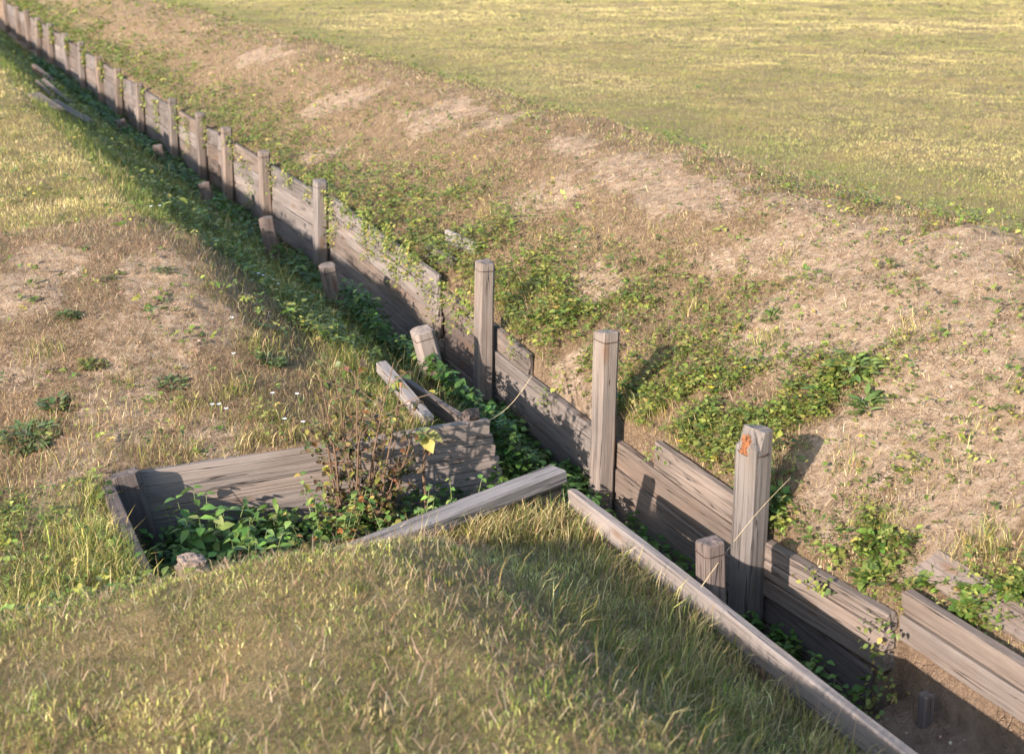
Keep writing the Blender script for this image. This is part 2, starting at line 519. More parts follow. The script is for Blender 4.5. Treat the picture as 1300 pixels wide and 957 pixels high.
def blade_mesh(name, P, h, w, az, lean, col):
    """grass blades: 5 points each, bending over"""
    n = len(P)
    d = np.stack([np.cos(az), np.sin(az), np.zeros(n)], 1)
    fa = az + rng.uniform(-1.3, 1.3, n) + np.pi / 2
    sd = np.stack([np.cos(fa), np.sin(fa), np.zeros(n)], 1) * (w * .5)[:, None]
    V = np.empty((n, 5, 3))
    hm = h * .55
    mid = P + d * (hm * np.sin(lean * .6))[:, None]; mid[:, 2] += hm * np.cos(lean * .6)
    tip = mid + d * ((h - hm) * np.sin(lean * 1.5))[:, None]; tip[:, 2] += (h - hm) * np.cos(lean * 1.5)
    base = P.copy(); base[:, 2] -= .006
    V[:, 0] = base - sd; V[:, 1] = base + sd; V[:, 2] = mid + sd * .8; V[:, 3] = mid - sd * .8; V[:, 4] = tip
    b = (np.arange(n) * 5)[:, None]
    Q = b + np.array([[0, 1, 2, 3]]); T = b + np.array([[3, 2, 4]])
    C = np.repeat(np.concatenate([col, np.ones((n, 1))], 1)[:, None], 5, 1)
    return np_mesh(name, V.reshape(-1, 3), Q, T, {'tint': ('FLOAT_COLOR', C.reshape(-1, 4))})


def sample(n, rmax=62., r0=7., half=math.radians(27)):
    """points round the viewpoint, thinning with the square of the distance beyond r0"""
    a1 = .5 * (r0 ** 2 - 2.6 ** 2); a2 = r0 ** 2 * math.log(rmax / r0)
    u = rng.random(n) * (a1 + a2)
    r = np.where(u < a1, np.sqrt(2 * np.minimum(u, a1) + 2.6 ** 2), r0 * np.exp(np.maximum(u - a1, 0) / r0 ** 2))
    a = np.where(rng.random(n) < .74, rng.uniform(-.42, .42, n), rng.choice([-1, 1], n) * rng.uniform(.42, .72, n))
    x, y = r * np.sin(a), r * np.cos(a)
    s, t = ST(x, y)
    return x, y, s, t, r


def pal(n, cols, wts, jit=.22):
    """a colour for each of n plants from a palette with weights (n,k)"""
    cols = np.asarray(cols); wts = np.asarray(wts, float)
    if wts.ndim == 1: wts = np.repeat(wts[None], n, 0)
    cw = np.cumsum(wts, 1); cw /= cw[:, -1:]
    i = (rng.random((n, 1)) > cw).sum(1).clip(0, len(cols) - 1)
    c = cols[i] * np.exp(rng.normal(0, jit * 1.3, (n, 1))) * (1 + rng.normal(0, .07, (n, 3)))
    return np.clip(c, .01, .9)


# ------------------------------------------------------------------ the ground sheet
def axis(lo, hi, a, b, step, grow=1.12, mx=6.):
    v = list(np.arange(a, b + 1e-6, step))
    d = step
    while v[-1] < hi:
        d = min(d * grow, mx); v.append(v[-1] + d)
    d = step
    while v[0] > lo:
        d = min(d * grow, mx); v.insert(0, v[0] - d)
    return np.array(v)


def axis2():
    v = list(np.arange(-3.6, 5.4, .03)); d = .03
    while v[-1] < 300:
        d = min(.03 + (v[-1] - 5.4) * .012, 8) if v[-1] < 60 else min(d * 1.15, 8)
        v.append(v[-1] + d)
    d = .03
    while v[0] > -14:
        d *= 1.15; v.insert(0, v[0] - d)
    return np.array(v)


sa = axis2()
ta = axis(-150, 250, -4.2, 3.9, .03, 1.06)
S_, T_ = np.meshgrid(sa, ta, indexing='ij')
Z_ = gz(S_, T_)
X_ = O[0] + S_ * D[0] + T_ * N[0]; Y_ = O[1] + S_ * D[1] + T_ * N[1]
ni, nj = S_.shape
b0 = (np.arange(ni - 1)[:, None] * nj + np.arange(nj - 1)[None]).ravel()
Q = np.stack([b0, b0 + nj, b0 + nj + 1, b0 + 1], 1)
mk = masks(S_, T_)
t1, t2 = in_trench(S_, T_)
bare = np.where(t1 | t2, 0, mk['bare'])
earth = np.where(t1 | t2, 1., 0)
worn = np.where(mk['bank'], .95, np.where(mk['brown'], 1., np.where(mk['field'], .12 + .5 * sstep(mk['n2'], .5, .75), .2)))
me = np_mesh('ground', np.stack([X_, Y_, Z_], -1).reshape(-1, 3), Q[:, ::-1] if False else Q, None,
             {'bare': ('FLOAT', bare.ravel()), 'earth': ('FLOAT', earth.ravel()), 'worn': ('FLOAT', worn.ravel())}, smooth=True)
ground = tag(link('ground', me, M_GROUND), kind='structure')
del S_, T_, Z_, X_, Y_, mk

# ------------------------------------------------------------------ timber
ORD = ['first', 'second', 'third', 'fourth', 'fifth', 'sixth', 'seventh', 'eighth', 'ninth', 'tenth', 'eleventh', 'twelfth',
       'thirteenth', 'fourteenth', 'fifteenth', 'sixteenth', 'seventeenth', 'eighteenth']
UP = Vector((0, 0, 1))


def wire_band(top, axis_, sd, size, drop, parent, org):
    ax = Vector(axis_).normalized(); a = Vector(sd).normalized(); b_ = ax.cross(a)
    ctr = Vector(top) - ax * drop; h = size / 2 + .003
    pts = []
    for (u, v) in ((-.7, -1), (.7, -1), (1, -.7), (1, .7), (.7, 1), (-.7, 1), (-1, .7), (-1, -.7)):
        pts.append(ctr + a * u * h + b_ * v * h + ax * random.uniform(-.007, .007))
    link('wire_band', mesh_of('wire_band', [tube(pts, .0024, 5, org, True)]), M_WIRE, (0, 0, 0), parent)


def post(base, top, size, label, group=None, mat=None, wire=True, tone=None, name='wooden_post', deep=None):
    base, top = Vector(base), Vector(top)
    root = empty(name, base)
    tag(root, label, 'post', group)
    tb = Timber().bar(base, top, Vector((*D, 0)), size, size, ch=size * .16, warp=.006, end=.006, tone=tone,
                      tilt=(0, random.uniform(-.15, .15)))
    link('shaft', tb.mesh('shaft', base), mat or M_WOOD, (0, 0, 0), root)
    if wire:
        wire_band(top, top - base, Vector((*D, 0)), size, .045, root, base)
    return root


# far wall posts: (s, z of the top, size)
FP = [(1.72, .457, .112), (3.36, .473, .105), (7.04, .38, .11), (8.97, .351, .105), (10.59, .369, .11), (11.92, .369, .105),
      (13.58, .347, .105), (16.02, .296, .105), (17.88, .327, .105), (19.91, .338, .105), (21.95, .412, .11), (24.22, .395, .105),
      (26.63, .432, .11), (28.85, .415, .11), (31.33, .434, .12), (33.71, .379, .12), (36.92, .46, .12)]
FPL = ['tall square post between the dirt slump and the sunlit panel',
       'tall post standing free behind the leaning stump and the bay wall',
       'post at the far end of the long four-plank panel, weeds hanging beside it',
       'post with a weed-covered leaning stake before its foot, fifth in the row']
for i, (s, z, sz) in enumerate(FP):
    lab = FPL[i] if i < len(FPL) else 'weathered square post, %s in the row counted from the broken post' % ORD[i + 1]
    ln = random.uniform(-.03, .03)
    post(W(s, -.01 + ln, float(floorz(s)) - .1), W(s + random.uniform(-.01, .01), -.0, z), sz, lab, 'posts along the far trench wall',
         tone=.45 + .35 * random.random())

# nearest post: thick and rounded, its top broken away on one side, showing orange wood
rp = W(.30, 0, -.8)
root = tag(empty('wooden_post', rp), 'thick rounded post with an orange broken notch in its top, closing the row', 'post',
           'posts along the far trench wall')


def prism(poly_r, z0, z1, cx, cy, jag=.0, keep=None):
    V, Fc = [], []
    k = 20
    zs = np.linspace(z0, z1, 16)
    for i, z in enumerate(zs):
        for j in range(k):
            q = 2 * math.pi * j / k
            r = poly_r(q) * (1 + .015 * math.sin(5 * q + z * 3))
            zz = z
            if i == len(zs) - 1: zz += jag * math.sin(j * 2.3) + .006 * math.sin(j * 1.1)
            V.append((cx + r * math.cos(q), cy + r * math.sin(q), zz))
    for i in range(15):
        for j in range(k):
            Fc.append((i * k + j, i * k + (j + 1) % k, (i + 1) * k + (j + 1) % k, (i + 1) * k + j))
    V.append((cx, cy, z1 + .004)); c = len(V) - 1
    for j in range(k): Fc.append((15 * k + j, 15 * k + (j + 1) % k, c))
    return V, Fc


def grain_obj(name, V, Fc, mat, parent, tone=.5):
    me = bpy.data.meshes.new(name); me.from_pydata(V, [], Fc)
    a = me.attributes.new('grain', 'FLOAT_VECTOR', 'POINT'); a.data.foreach_set('vector', [c for v in V for c in (v[2] + 3, v[0] + 2, v[1] + 5)])
    a = me.attributes.new('tone', 'FLOAT', 'POINT'); a.data.foreach_set('value', [tone] * len(V))
    me.update()
    return link(name, me, mat, (0, 0, 0), parent)


# squarish-round section, cut by a slanting notch plane towards the viewer's left
V, Fc = prism(lambda q: .068 / max(abs(math.cos(q - .55)) ** 6 + abs(math.sin(q - .55)) ** 6, .2) ** (1 / 6) * .95, 0, 1.185, 0, 0, .002)
NOTCH = 1.11
V2 = []
for (x, y, z) in V:
    if x * .8 + y * .6 < -.012 and z > NOTCH - .01: z = NOTCH + .012 * math.sin(x * 160) + .008 * math.sin(y * 210)
    V2.append((x, y, z))
grain_obj('shaft', V2, Fc, M_WOOD, root, .4)
# the orange torn wood in the notch
ch = []
for i in range(60):
    a_, r_ = random.uniform(2.6, 4.9), random.uniform(.0, .046)
    x, y = -.022 + r_ * math.cos(a_) * .9, -.018 + r_ * math.sin(a_) * .9
    h_ = random.uniform(.03, .085)
    w_ = random.uniform(.006, .012)
    ch.append(([Vector((x - w_, y - w_, NOTCH - .02)), Vector((x + w_, y - w_, NOTCH - .02)), Vector((x + w_, y + w_, NOTCH - .02)),
                Vector((x - w_, y + w_, NOTCH - .02)), Vector((x + .004, y + .006, NOTCH - .03 + h_)), Vector((x + w_, y + .004, NOTCH - .024 + h_))],
               [(0, 1, 5, 4), (1, 2, 5), (2, 3, 4, 5), (3, 0, 4)]))
link('split_wood', mesh_of('split_wood', ch), M_SPLIT, (0, 0, 0), root)
wb = [Vector((.071 * math.cos(q), .071 * math.sin(q), 1.095 + .012 * math.sin(q))) for q in np.linspace(0, 6.0, 20)]
link('wire_band', mesh_of('wire_band', [tube(wb, .003, 5)]), M_WIRE, (0, 0, 0), root)

# short stakes of the near side wall, leaning
LP = [(-.17, -.50, .14, .10, .06, .9, 'short dark stake with a ragged top in front of the thick broken post', M_DARK),
      (3.18, -.50, .135, .125, .17, .75, 'thick leaning stump with a speckled top beside the fallen beam', M_PALE),
      (5.17, -.50, .10, .115, .12, .7, 'short leaning stake in front of the long four-plank panel', M_WOOD),
      (6.95, -.50, .12, .115, .10, .7, 'leaning stake standing in weeds in front of the fifth post', M_DARK),
      (9.45, -.50, .0, .11, .09, .6, 'small stake beside the loose plank on the shaded bank', M_DARK),
      (12.2, -.46, -.02, .11, .11, .6, 'stubby leaning stake in the shade by the eighth post', M_DARK),
      (14.9, -.46, -.06, .12, .14, .55, 'stake tilted over at the far shaded edge of the trench', M_DARK)]
for (s, t, z, sz, ln, h, lab, mt) in LP:
    post(W(s - .02, t + ln, z - h), W(s, t, z), sz, lab, 'short stakes along the near side of the trench', mt, tone=.5)


def panel(label, boards, mat=None, group='plank panels of the far trench wall', name='plank_panel', split=None, cat='plank panel'):
    """boards: (s0, s1, t, ztop0, ztop1, height, thick). One mesh, or one part per entry of split"""
    s0, t0 = boards[0][0], boards[0][2]
    org = W(min(b_[0] for b_ in boards), t0, min(min(b_[3], b_[4]) - b_[5] for b_ in boards))
    def add(tb, b_):
        (a, c, t, z0, z1, h, d) = b_[:7]
        tb.bar(W(a, t + d / 2, z0 - h / 2), W(c, t + d / 2, z1 - h / 2), UP, h - .005, d, ch=.006, warp=.004, end=.01, tone=b_[7] if len(b_) > 7 else None)
    if split:
        root = tag(empty(name, org), label, cat, group)
        for nm, idx, mt in split:
            tb = Timber()
            for i in idx: add(tb, boards[i])
            link(nm, tb.mesh(nm, org), mt or mat or M_WOOD, (0, 0, 0), root)
        return root
    tb = Timber()
    for b_ in boards: add(tb, b_)
    return tag(link(name, tb.mesh(name, org), mat or M_WOOD, org), label, cat, group)


def stack(s0, s1, t, z0, z1, hs, d=.045, rag=.03):
    out, dz = [], 0
    for h in hs:
        out.append((s0 + random.uniform(-rag, rag), s1 + random.uniform(-rag, rag), t + random.uniform(-.006, .006), z0 - dz, z1 - dz, h, d))
        dz += h
    return out


# A: near end, a heavy grooved top board over set-back lower boards
panel('heavy grooved top board over shadowed lower boards, right of the broken post',
      [(-.60, .42, .055, -.095, -.155, .085, .055, .5), (-.60, .42, .052, -.182, -.242, .085, .055, .62), (-.60, .42, .056, -.268, -.328, .09, .055, .47),
       (-.50, .42, .085, -.40, -.40, .16, .04), (-.52, .42, .09, -.565, -.565, .16, .04)],
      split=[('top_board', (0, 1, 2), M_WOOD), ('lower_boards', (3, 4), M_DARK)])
# B: last panel at the lower right, one broad board above bare earth
panel('broad grey board above bare earth at the lower right end of the wall',
      [(-2.9, -.61, .125, .02, -.005, .10, .05, .52), (-2.9, -.61, .122, -.082, -.107, .115, .05, .47)], M_WOOD)
# C
panel('sunlit panel with a dark stake shadow, between the broken post and the tall post', [(.38, 1.27, .054, -.03, -.012, .15, .045, .6)] + stack(.38, 1.93, .055, -.182, -.155, [.15, .16, .16], rag=.015))
# D
panel('half buried boards under the dirt slump left of the tall post',
      [(2.88, 3.42, .07, .0, .04, .15, .04), (1.90, 3.42, .05, -.17, -.11, .14, .05), (1.90, 3.42, .055, -.31, -.25, .15, .045), (1.90, 3.42, .06, -.46, -.40, .16, .045)])
# E
panel('set-back mossy panel in the gap left of the alone standing post', stack(3.44, 4.52, .11, -.0, .03, [.16, .16, .16, .16]), M_DARK)
# F
panel('long four-plank panel with its end standing clear behind the leaning stump', stack(4.40, 7.0, .055, .145, .26, [.14, .16, .16, .16, .14], rag=.012))
FPs = [p[0] for p in FP[2:]]
tops = [.232, .225, .20, .205, .195, .19, .21, .24, .25, .27, .285, .285, .28, .28, .28]
for i in range(len(FPs) - 1):
    a, c = FPs[i], FPs[i + 1]
    z = tops[i]
    nb = 4 if i < 6 else 3
    hs = [.17] * nb if nb == 4 else [.24] * nb
    lab = 'weathered plank panel between the %s and %s posts counted from the broken one' % (ORD[i + 3], ORD[i + 4])
    if i in (2, 5, 9):
        m_ = a + (c - a) * .55
        bs = stack(a - .03, m_ - .04, .055, z, z, hs) + stack(m_ + .04, c + .03, .06, z + .02, z - .01, hs)
    else:
        bs = stack(a - .03, c + .03, .055, z, z + random.uniform(-.02, .02), hs)
    panel(lab, bs, M_WOOD)
# stub and earth under panel B
post(W(-.86, .08, -.75), W(-.85, .08, -.33), .05, 'small dark stub under the broad grey board at the lower right', None, M_DARK, wire=False)

# near-side wall board, running to the bottom edge
panel('long pale plank edging the near grass along the right side of the trench',
      [(-3.2, .86, -.632, .035, -.005, .11, .045, .68), (-3.2, .86, -.63, -.085, -.135, .16, .045), (-3.2, .86, -.625, -.25, -.30, .18, .045), (-3.2, .86, -.62, -.43, -.48, .18, .045)],
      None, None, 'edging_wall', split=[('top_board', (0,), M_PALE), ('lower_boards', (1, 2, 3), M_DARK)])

# side bay: back wall of six planks
bw = Timber()
for i, h in enumerate([.08, .062, .066, .066, .07, .075, .08, .1]):
    zt = .01 - sum([.08, .062, .066, .066, .07, .075, .08, .1][:i])
    lean_ = .05 * (zt - h / 2)
    bw.bar(W(1.86 + lean_, -2.50, zt - h / 2), W(1.86 + lean_, -.625 + i * .016, zt - h / 2 + .004), W(.05, 0, 1) - W(0, 0, 0), h * 1.02 - .0015, .05, ch=.0025, warp=.0012, end=.006, tone=.35 + .4 * random.random())
org = W(1.855, -2.5, -.7)
tag(link('plank_wall', bw.mesh('plank_wall', org), M_PALE, org), 'wide plank wall closing the back of the side bay, shrub in front', 'plank wall')
post(W(1.74, -2.40, -.62), W(1.77, -2.515, .04), .14, 'dark thick corner stump at the left end of the bay wall', None, M_DARK, True, tone=.35)
# front beam of the bay
a, c = W(.44, -1.93, .075), W(.935, -.65, .085)
org = (a + c) / 2
root = tag(empty('bay_beam', org), 'long pale beam edging the near side of the bay, its right end jutting out', 'beam')
tb = Timber().bar(a - Vector((0, 0, .035)), c - Vector((0, 0, .035)), UP, .07, .105, ch=.008, warp=.005, end=.008, tone=.8)
link('top_board', tb.mesh('top_board', org), M_PALE, (0, 0, 0), root)
tb = Timber()
for k_ in range(4):
    tb.bar(W(.47, -1.93, -.07 - .14 * k_), W(.965, -.64, -.06 - .14 * k_), UP, .135, .05, tone=.4)
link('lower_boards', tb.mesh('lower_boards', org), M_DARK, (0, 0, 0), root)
# left end board of the bay
tb = Timber()
tb.bar(W(.45, -2.60, -.055), W(1.68, -2.60, -.03), UP, .13, .06, tone=.5)
tb.bar(W(.45, -2.59, -.19), W(1.68, -2.59, -.17), UP, .13, .045, tone=.3); tb.bar(W(.45, -2.59, -.33), W(1.68, -2.59, -.31), UP, .13, .045, tone=.3)
tb.bar(W(.45, -2.59, -.47), W(1.68, -2.59, -.45), UP, .13, .045, tone=.3)
org = W(1.1, -2.60, -.5)
tag(link('end_board', tb.mesh('end_board', org), M_DARK, org), 'narrow dark board closing the left end of the bay in long grass', 'board')


def loose(p0, p1, up, h, d, label, mat=M_PALE, name='loose_plank', cat='plank', group=None, tone=None):
    tb = Timber().bar(p0, p1, up, h, d, ch=.006, warp=.002, end=.012, tone=tone)
    org = (Vector(p0) + Vector(p1)) / 2
    return tag(link(name, tb.mesh(name, org), mat, org), label, cat, group)


loose(W(2.60, -.955, .13), W(1.925, -.935, .03), UP, .06, .065, 'pale fallen beam sloping onto the bay wall beside the leaning stump', M_PALE, 'fallen_beam', 'beam', tone=.8)
loose(W(2.50, -.86, .04), W(1.93, -.72, -.03), UP, .09, .04, 'grey plank lying behind the pale fallen beam', M_WOOD)
loose(W(1.93, -.70, .015), W(1.86, -.70, .055), UP, .06, .07, 'small reddish wood block on top of the bay wall', M_DARK, 'wood_block', 'block')
pa, pb = ground_px(1178, 716), ground_px(1330, 812)
loose(W(pa[0], pa[1], pa[2] + .0), W(pb[0] - .2, pb[1], pb[2] + .005), W(0, -.5, 1) - W(0, 0, 0), .045, .15, 'flat pale plank lying in weeds behind the broad grey board', M_WOOD)
for (pa, pb, lab) in (((568, 306), (604, 321), 'upper of two short board ends poking out of the green weeds'),
                      ((543, 326), (576, 340), 'lower of two short board ends poking out of the green weeds')):
    a, c = ground_px(*pa), ground_px(*pb)
    loose(W(a[0], a[1], a[2] + .035), W(c[0], c[1], c[2] + .02), UP, .11, .035, lab, M_PALE)
for (pa, pb, lab, dz) in (((255, 264), (297, 281), 'lone pale plank on the shaded left bank by the small stake', .03),
                          ((66, 131), (114, 158), 'wide loose plank on the far shaded left bank', .02),
                          ((44, 124), (72, 143), 'thin loose plank beside the wide one on the far left bank', .03)):
    a, c = ground_px(*pa), ground_px(*pb)
    loose(W(a[0], a[1], a[2] + dz), W(c[0], c[1], c[2] + dz), UP, .05, .16 if 'wide' in lab else .09, lab, M_WOOD)
a = ground_px(62, 122)
loose(W(a[0] - .3, a[1] + .05, a[2]), W(a[0] + .2, a[1] - .1, a[2] + .16), W(1, 0, 0) - W(0, 0, 0), .12, .05, 'thin board crossing behind the tilted one on the far left', M_WOOD, 'crossed_board', 'board')
a = ground_px(76, 126)
loose(W(a[0] - .3, a[1] + .12, a[2] - .05), W(a[0] + .4, a[1] - .12, a[2] + .2), W(1, 0, 0) - W(0, 0, 0), .16, .06, 'tilted broad board among weeds at the far left', M_WOOD, 'crossed_board', 'board')
a = ground_px(42, 98)
loose(W(a[0] - .4, a[1] + .25, a[2] - .1), W(a[0] + .3, a[1] + .05, a[2] + .08), UP, .2, .06, 'dark board slumped against the far left bank', M_DARK, 'slumped_board', 'board')

# stone
sg = ground_px(217, 735)
V = []
import bmesh
bm = bmesh.new(); bmesh.ops.create_icosphere(bm, subdivisions=4, radius=1)
for v in bm.verts:
    c = v.co.copy()
    m_ = max(abs(c.x), abs(c.y), abs(c.z)); c = c.lerp(c / m_ * .8, .6)
    r = 1 + .18 * (vn(c.x * 2 + 5, c.y * 2 + c.z * 3, 3) - .5) * 2 + .1 * (vn(c.x * 7 + c.z * 5, c.y * 7, 4) - .5)
    v.co = Vector((c.x * .072, c.y * .062, c.z * .065)) * float(r)
me = bpy.data.meshes.new('stone'); bm.to_mesh(me); bm.free()
o = tag(link('stone', me, M_STONE, W(.66, -2.42, .02)), 'rough brown stone block at the near left corner of the bay', 'stone')
o.rotation_euler = (0, 0, .3)

# ------------------------------------------------------------------ grass
G_GREEN, G_YG, G_STRAW, G_BROWN, G_DEEP = (.145, .175, .04), (.31, .27, .08), (.50, .40, .20), (.27, .185, .10), (.06, .09, .022)
PAL = [G_DEEP, G_GREEN, G_YG, G_STRAW, G_BROWN]


def grass(n):
    x, y, s, t, r = sample(n)
    m = masks(s, t)
    t1, t2 = in_trench(s, t)
    far = t > .09
    n_ = len(x)
    dens = np.zeros(n_); hgt = np.full(n_, .035); wt = np.zeros((n_, 5))
    def setk(sel, d, h, w):
        dens[sel] = d[sel] if hasattr(d, '__len__') else d
        hgt[sel] = h[sel] if hasattr(h, '__len__') else h
        for i, q in enumerate(w): wt[sel, i] = q[sel] if hasattr(q, '__len__') else q
    n1, n2, n3 = m['n1'], m['n2'], m['n3']
    grn = np.where(t > 2.6, sstep(fbm(s * .3, t * .3, 98, 3), .4, .62), sstep(.4 * n1 + .6 * n3, .42, .58))
    strip = np.clip(1 - np.abs(m['edge'] - 2.6 - (n1 - .5)) / 1.6, 0, 1)
    setk(m['field'], np.full(n_, .85), .020 + .010 * n1, (.02 + .08 * strip, .18 + .4 * grn + .9 * strip, .6 + .1 * grn, .62 - .4 * grn - .4 * strip, .14))
    setk(m['bank'], (.5 - .24 * sstep(t, .6, 1.6)) * (1 - .88 * m['bare']) * (.4 + .6 * sstep(n2, .3, .55)), .022 + .02 * n2, (.05, .16 + .2 * m['weed'], .30, .36, .66))
    crest = m['bank'] & (t > 1.95)
    setk(crest, .6 - .5 * m['bare'], .026 + .01 * n2, (.01, .08, .32, .72, .35))
    lawn = (~far) & (s > 1.85) & ~m['brown'] & (t < -.9)
    setk(lawn, .6 + .4 * sstep(n2, .3, .6), .030 + .02 * n2, (.03, .14 + .2 * grn, .55, .6 - .2 * grn, .14))
    sl = m['slope'] & (t > -1.75) & ~m['brown']
    setk(sl, 1., .05 + .06 * n2, (.32, .62, .2, .06, .05))
    setk(m['brown'], .34 * (1 - .95 * m['bare']), .02 + .025 * n2, (.04, .10, .12, .34, 1.0))
    bs = m['brown'] & (t > -1.75)
    setk(bs, .42, .03 + .045 * n2, (.08, .22, .16, .34, .7))
    low = m['brown'] & (s < 2.5)
    setk(low, .55 * (1 - .7 * m['bare']), .035 + .045 * n2, (.06, .22, .26, .45, .6))
    setk(m['west'], .7 * (1 - .8 * m['bare']), .035 + .05 * n2, (.3, .6, .3, .25, .15))
    setk(m['near'], .28 + .72 * sstep(fbm(s * 5, t * 5, 96), .34, .56), .016 + .020 * n2, (.2, .75 + .3 * grn, .42, .30 - .15 * grn, .30))
    rs = m['near'] & (t > -1.25 + .3 * (n1 - .5))
    setk(rs, .85, .026 + .03 * n2, (.3, .65, .26, .2, .32))
    ok = (rng.random(n_) < dens) & ~t1 & ~t2 & (t > -40)
    x, y, s, t, r, hgt, wt = [q[ok] for q in (x, y, s, t, r, hgt, wt)]
    k = len(x)
    P = np.stack([x, y, gz(s, t)], 1)
    h = hgt * rng.uniform(.4, 1.4, k) * np.maximum(1, (r / 20) ** .5)
    w = np.maximum(.0021, r / 1422 * .32) * rng.uniform(.6, 1.3, k)
    az = rng.uniform(0, 6.283, k); lean = np.clip(rng.normal(.85, .42, k) + .25 * ((t < -.6) & (s < 1.8)), .05, 1.45)
    sp_ = np.clip(1 - np.abs(t - 5.2 - .8 * (fbm(s, t, 95) - .5)) / 1.6, 0, 1) * (t > 2.9)
    dry = (fbm(s * .55, t * .55, 91) - .5) * (1 - sp_); pat = fbm(s * 2.2, t * 2.2, 92) - .5
    far_ = t > 2.6; dry = np.where(far_, dry * .3, dry); pat = np.where(far_, .75 * (fbm(s * .45 + 7, t * .45, 97, 3) - .5), pat)
    wt[:, 3] *= np.exp(5 * dry + 2 * pat); wt[:, 1] *= np.exp(-5 * dry - 2 * pat); wt[:, 4] *= np.exp(3 * pat); fine = (fbm(s * 6, t * 6, 94) - .5) * np.where(t > 2.6, .0, 1.); wt[:, 3] *= np.exp(4 * fine); wt[:, 0] *= np.exp(-5 * fine); hgt = hgt * np.exp(-1.6 * fine)
    wt[:, 1] += 2.2 * sp_; wt[:, 0] += .3 * sp_
    col = pal(k, PAL, wt)
    ev = (np.clip((r - 9) / 16, 0, .75) * (t > 2.5))[:, None]
    wm = (wt / wt.sum(1, keepdims=True)) @ np.array(PAL)
    col = (col * (1 - ev) + wm * ev) * np.exp(1.0 * pat + .5 * dry + np.where(t > 2.6, .0, 1.4) * (fbm(s * 7, t * 7, 93) - .5) + np.where(t > 2.6, .5, np.where((t < -.6) & (s < 1.85), .18, 0)))[:, None]
    col = np.where(((t < -.6) & (s < 1.85))[:, None], col * np.array([.9, 1.04, .82]), col)
    return blade_mesh('short_grass', P, h, w, az, lean, col)


tag(link('short_grass', grass(1300000), M_GRASS), 'short dry and green grass covering the banks and field', 'grass', kind='stuff')


def thatch(n):
    """dead stems lying flat on the worn slopes"""
    x, y, s, t, r = sample(n, 30)
    m = masks(s, t); t1, t2 = in_trench(s, t)
    d = np.where(m['bank'], .55 * (1 - .75 * m['bare']), np.where(m['brown'], .9 * (1 - .6 * m['bare']), np.where(m['near'] | m['west'], .5, .15)))
    ok = (rng.random(n) < d) & ~t1 & ~t2
    x, y, s, t, r = [q[ok] for q in (x, y, s, t, r)]; k = len(x)
    P = np.stack([x, y, gz(s, t) + .008], 1)
    col = pal(k, [(.36, .265, .165), (.25, .165, .10), (.14, .085, .05), (.46, .37, .26)], np.array([.35, .38, .27, .1]))
    return blade_mesh('dead_grass', P, rng.uniform(.03, .10, k), np.maximum(.002, r / 1422 * .38) * rng.uniform(.6, 1.2, k),
                      rng.uniform(0, 6.283, k), rng.uniform(1.0, 1.35, k), col)


tag(link('dead_grass', thatch(380000), M_GRASS), 'dead straw lying flat on the worn brown slopes', 'dead grass', kind='stuff')


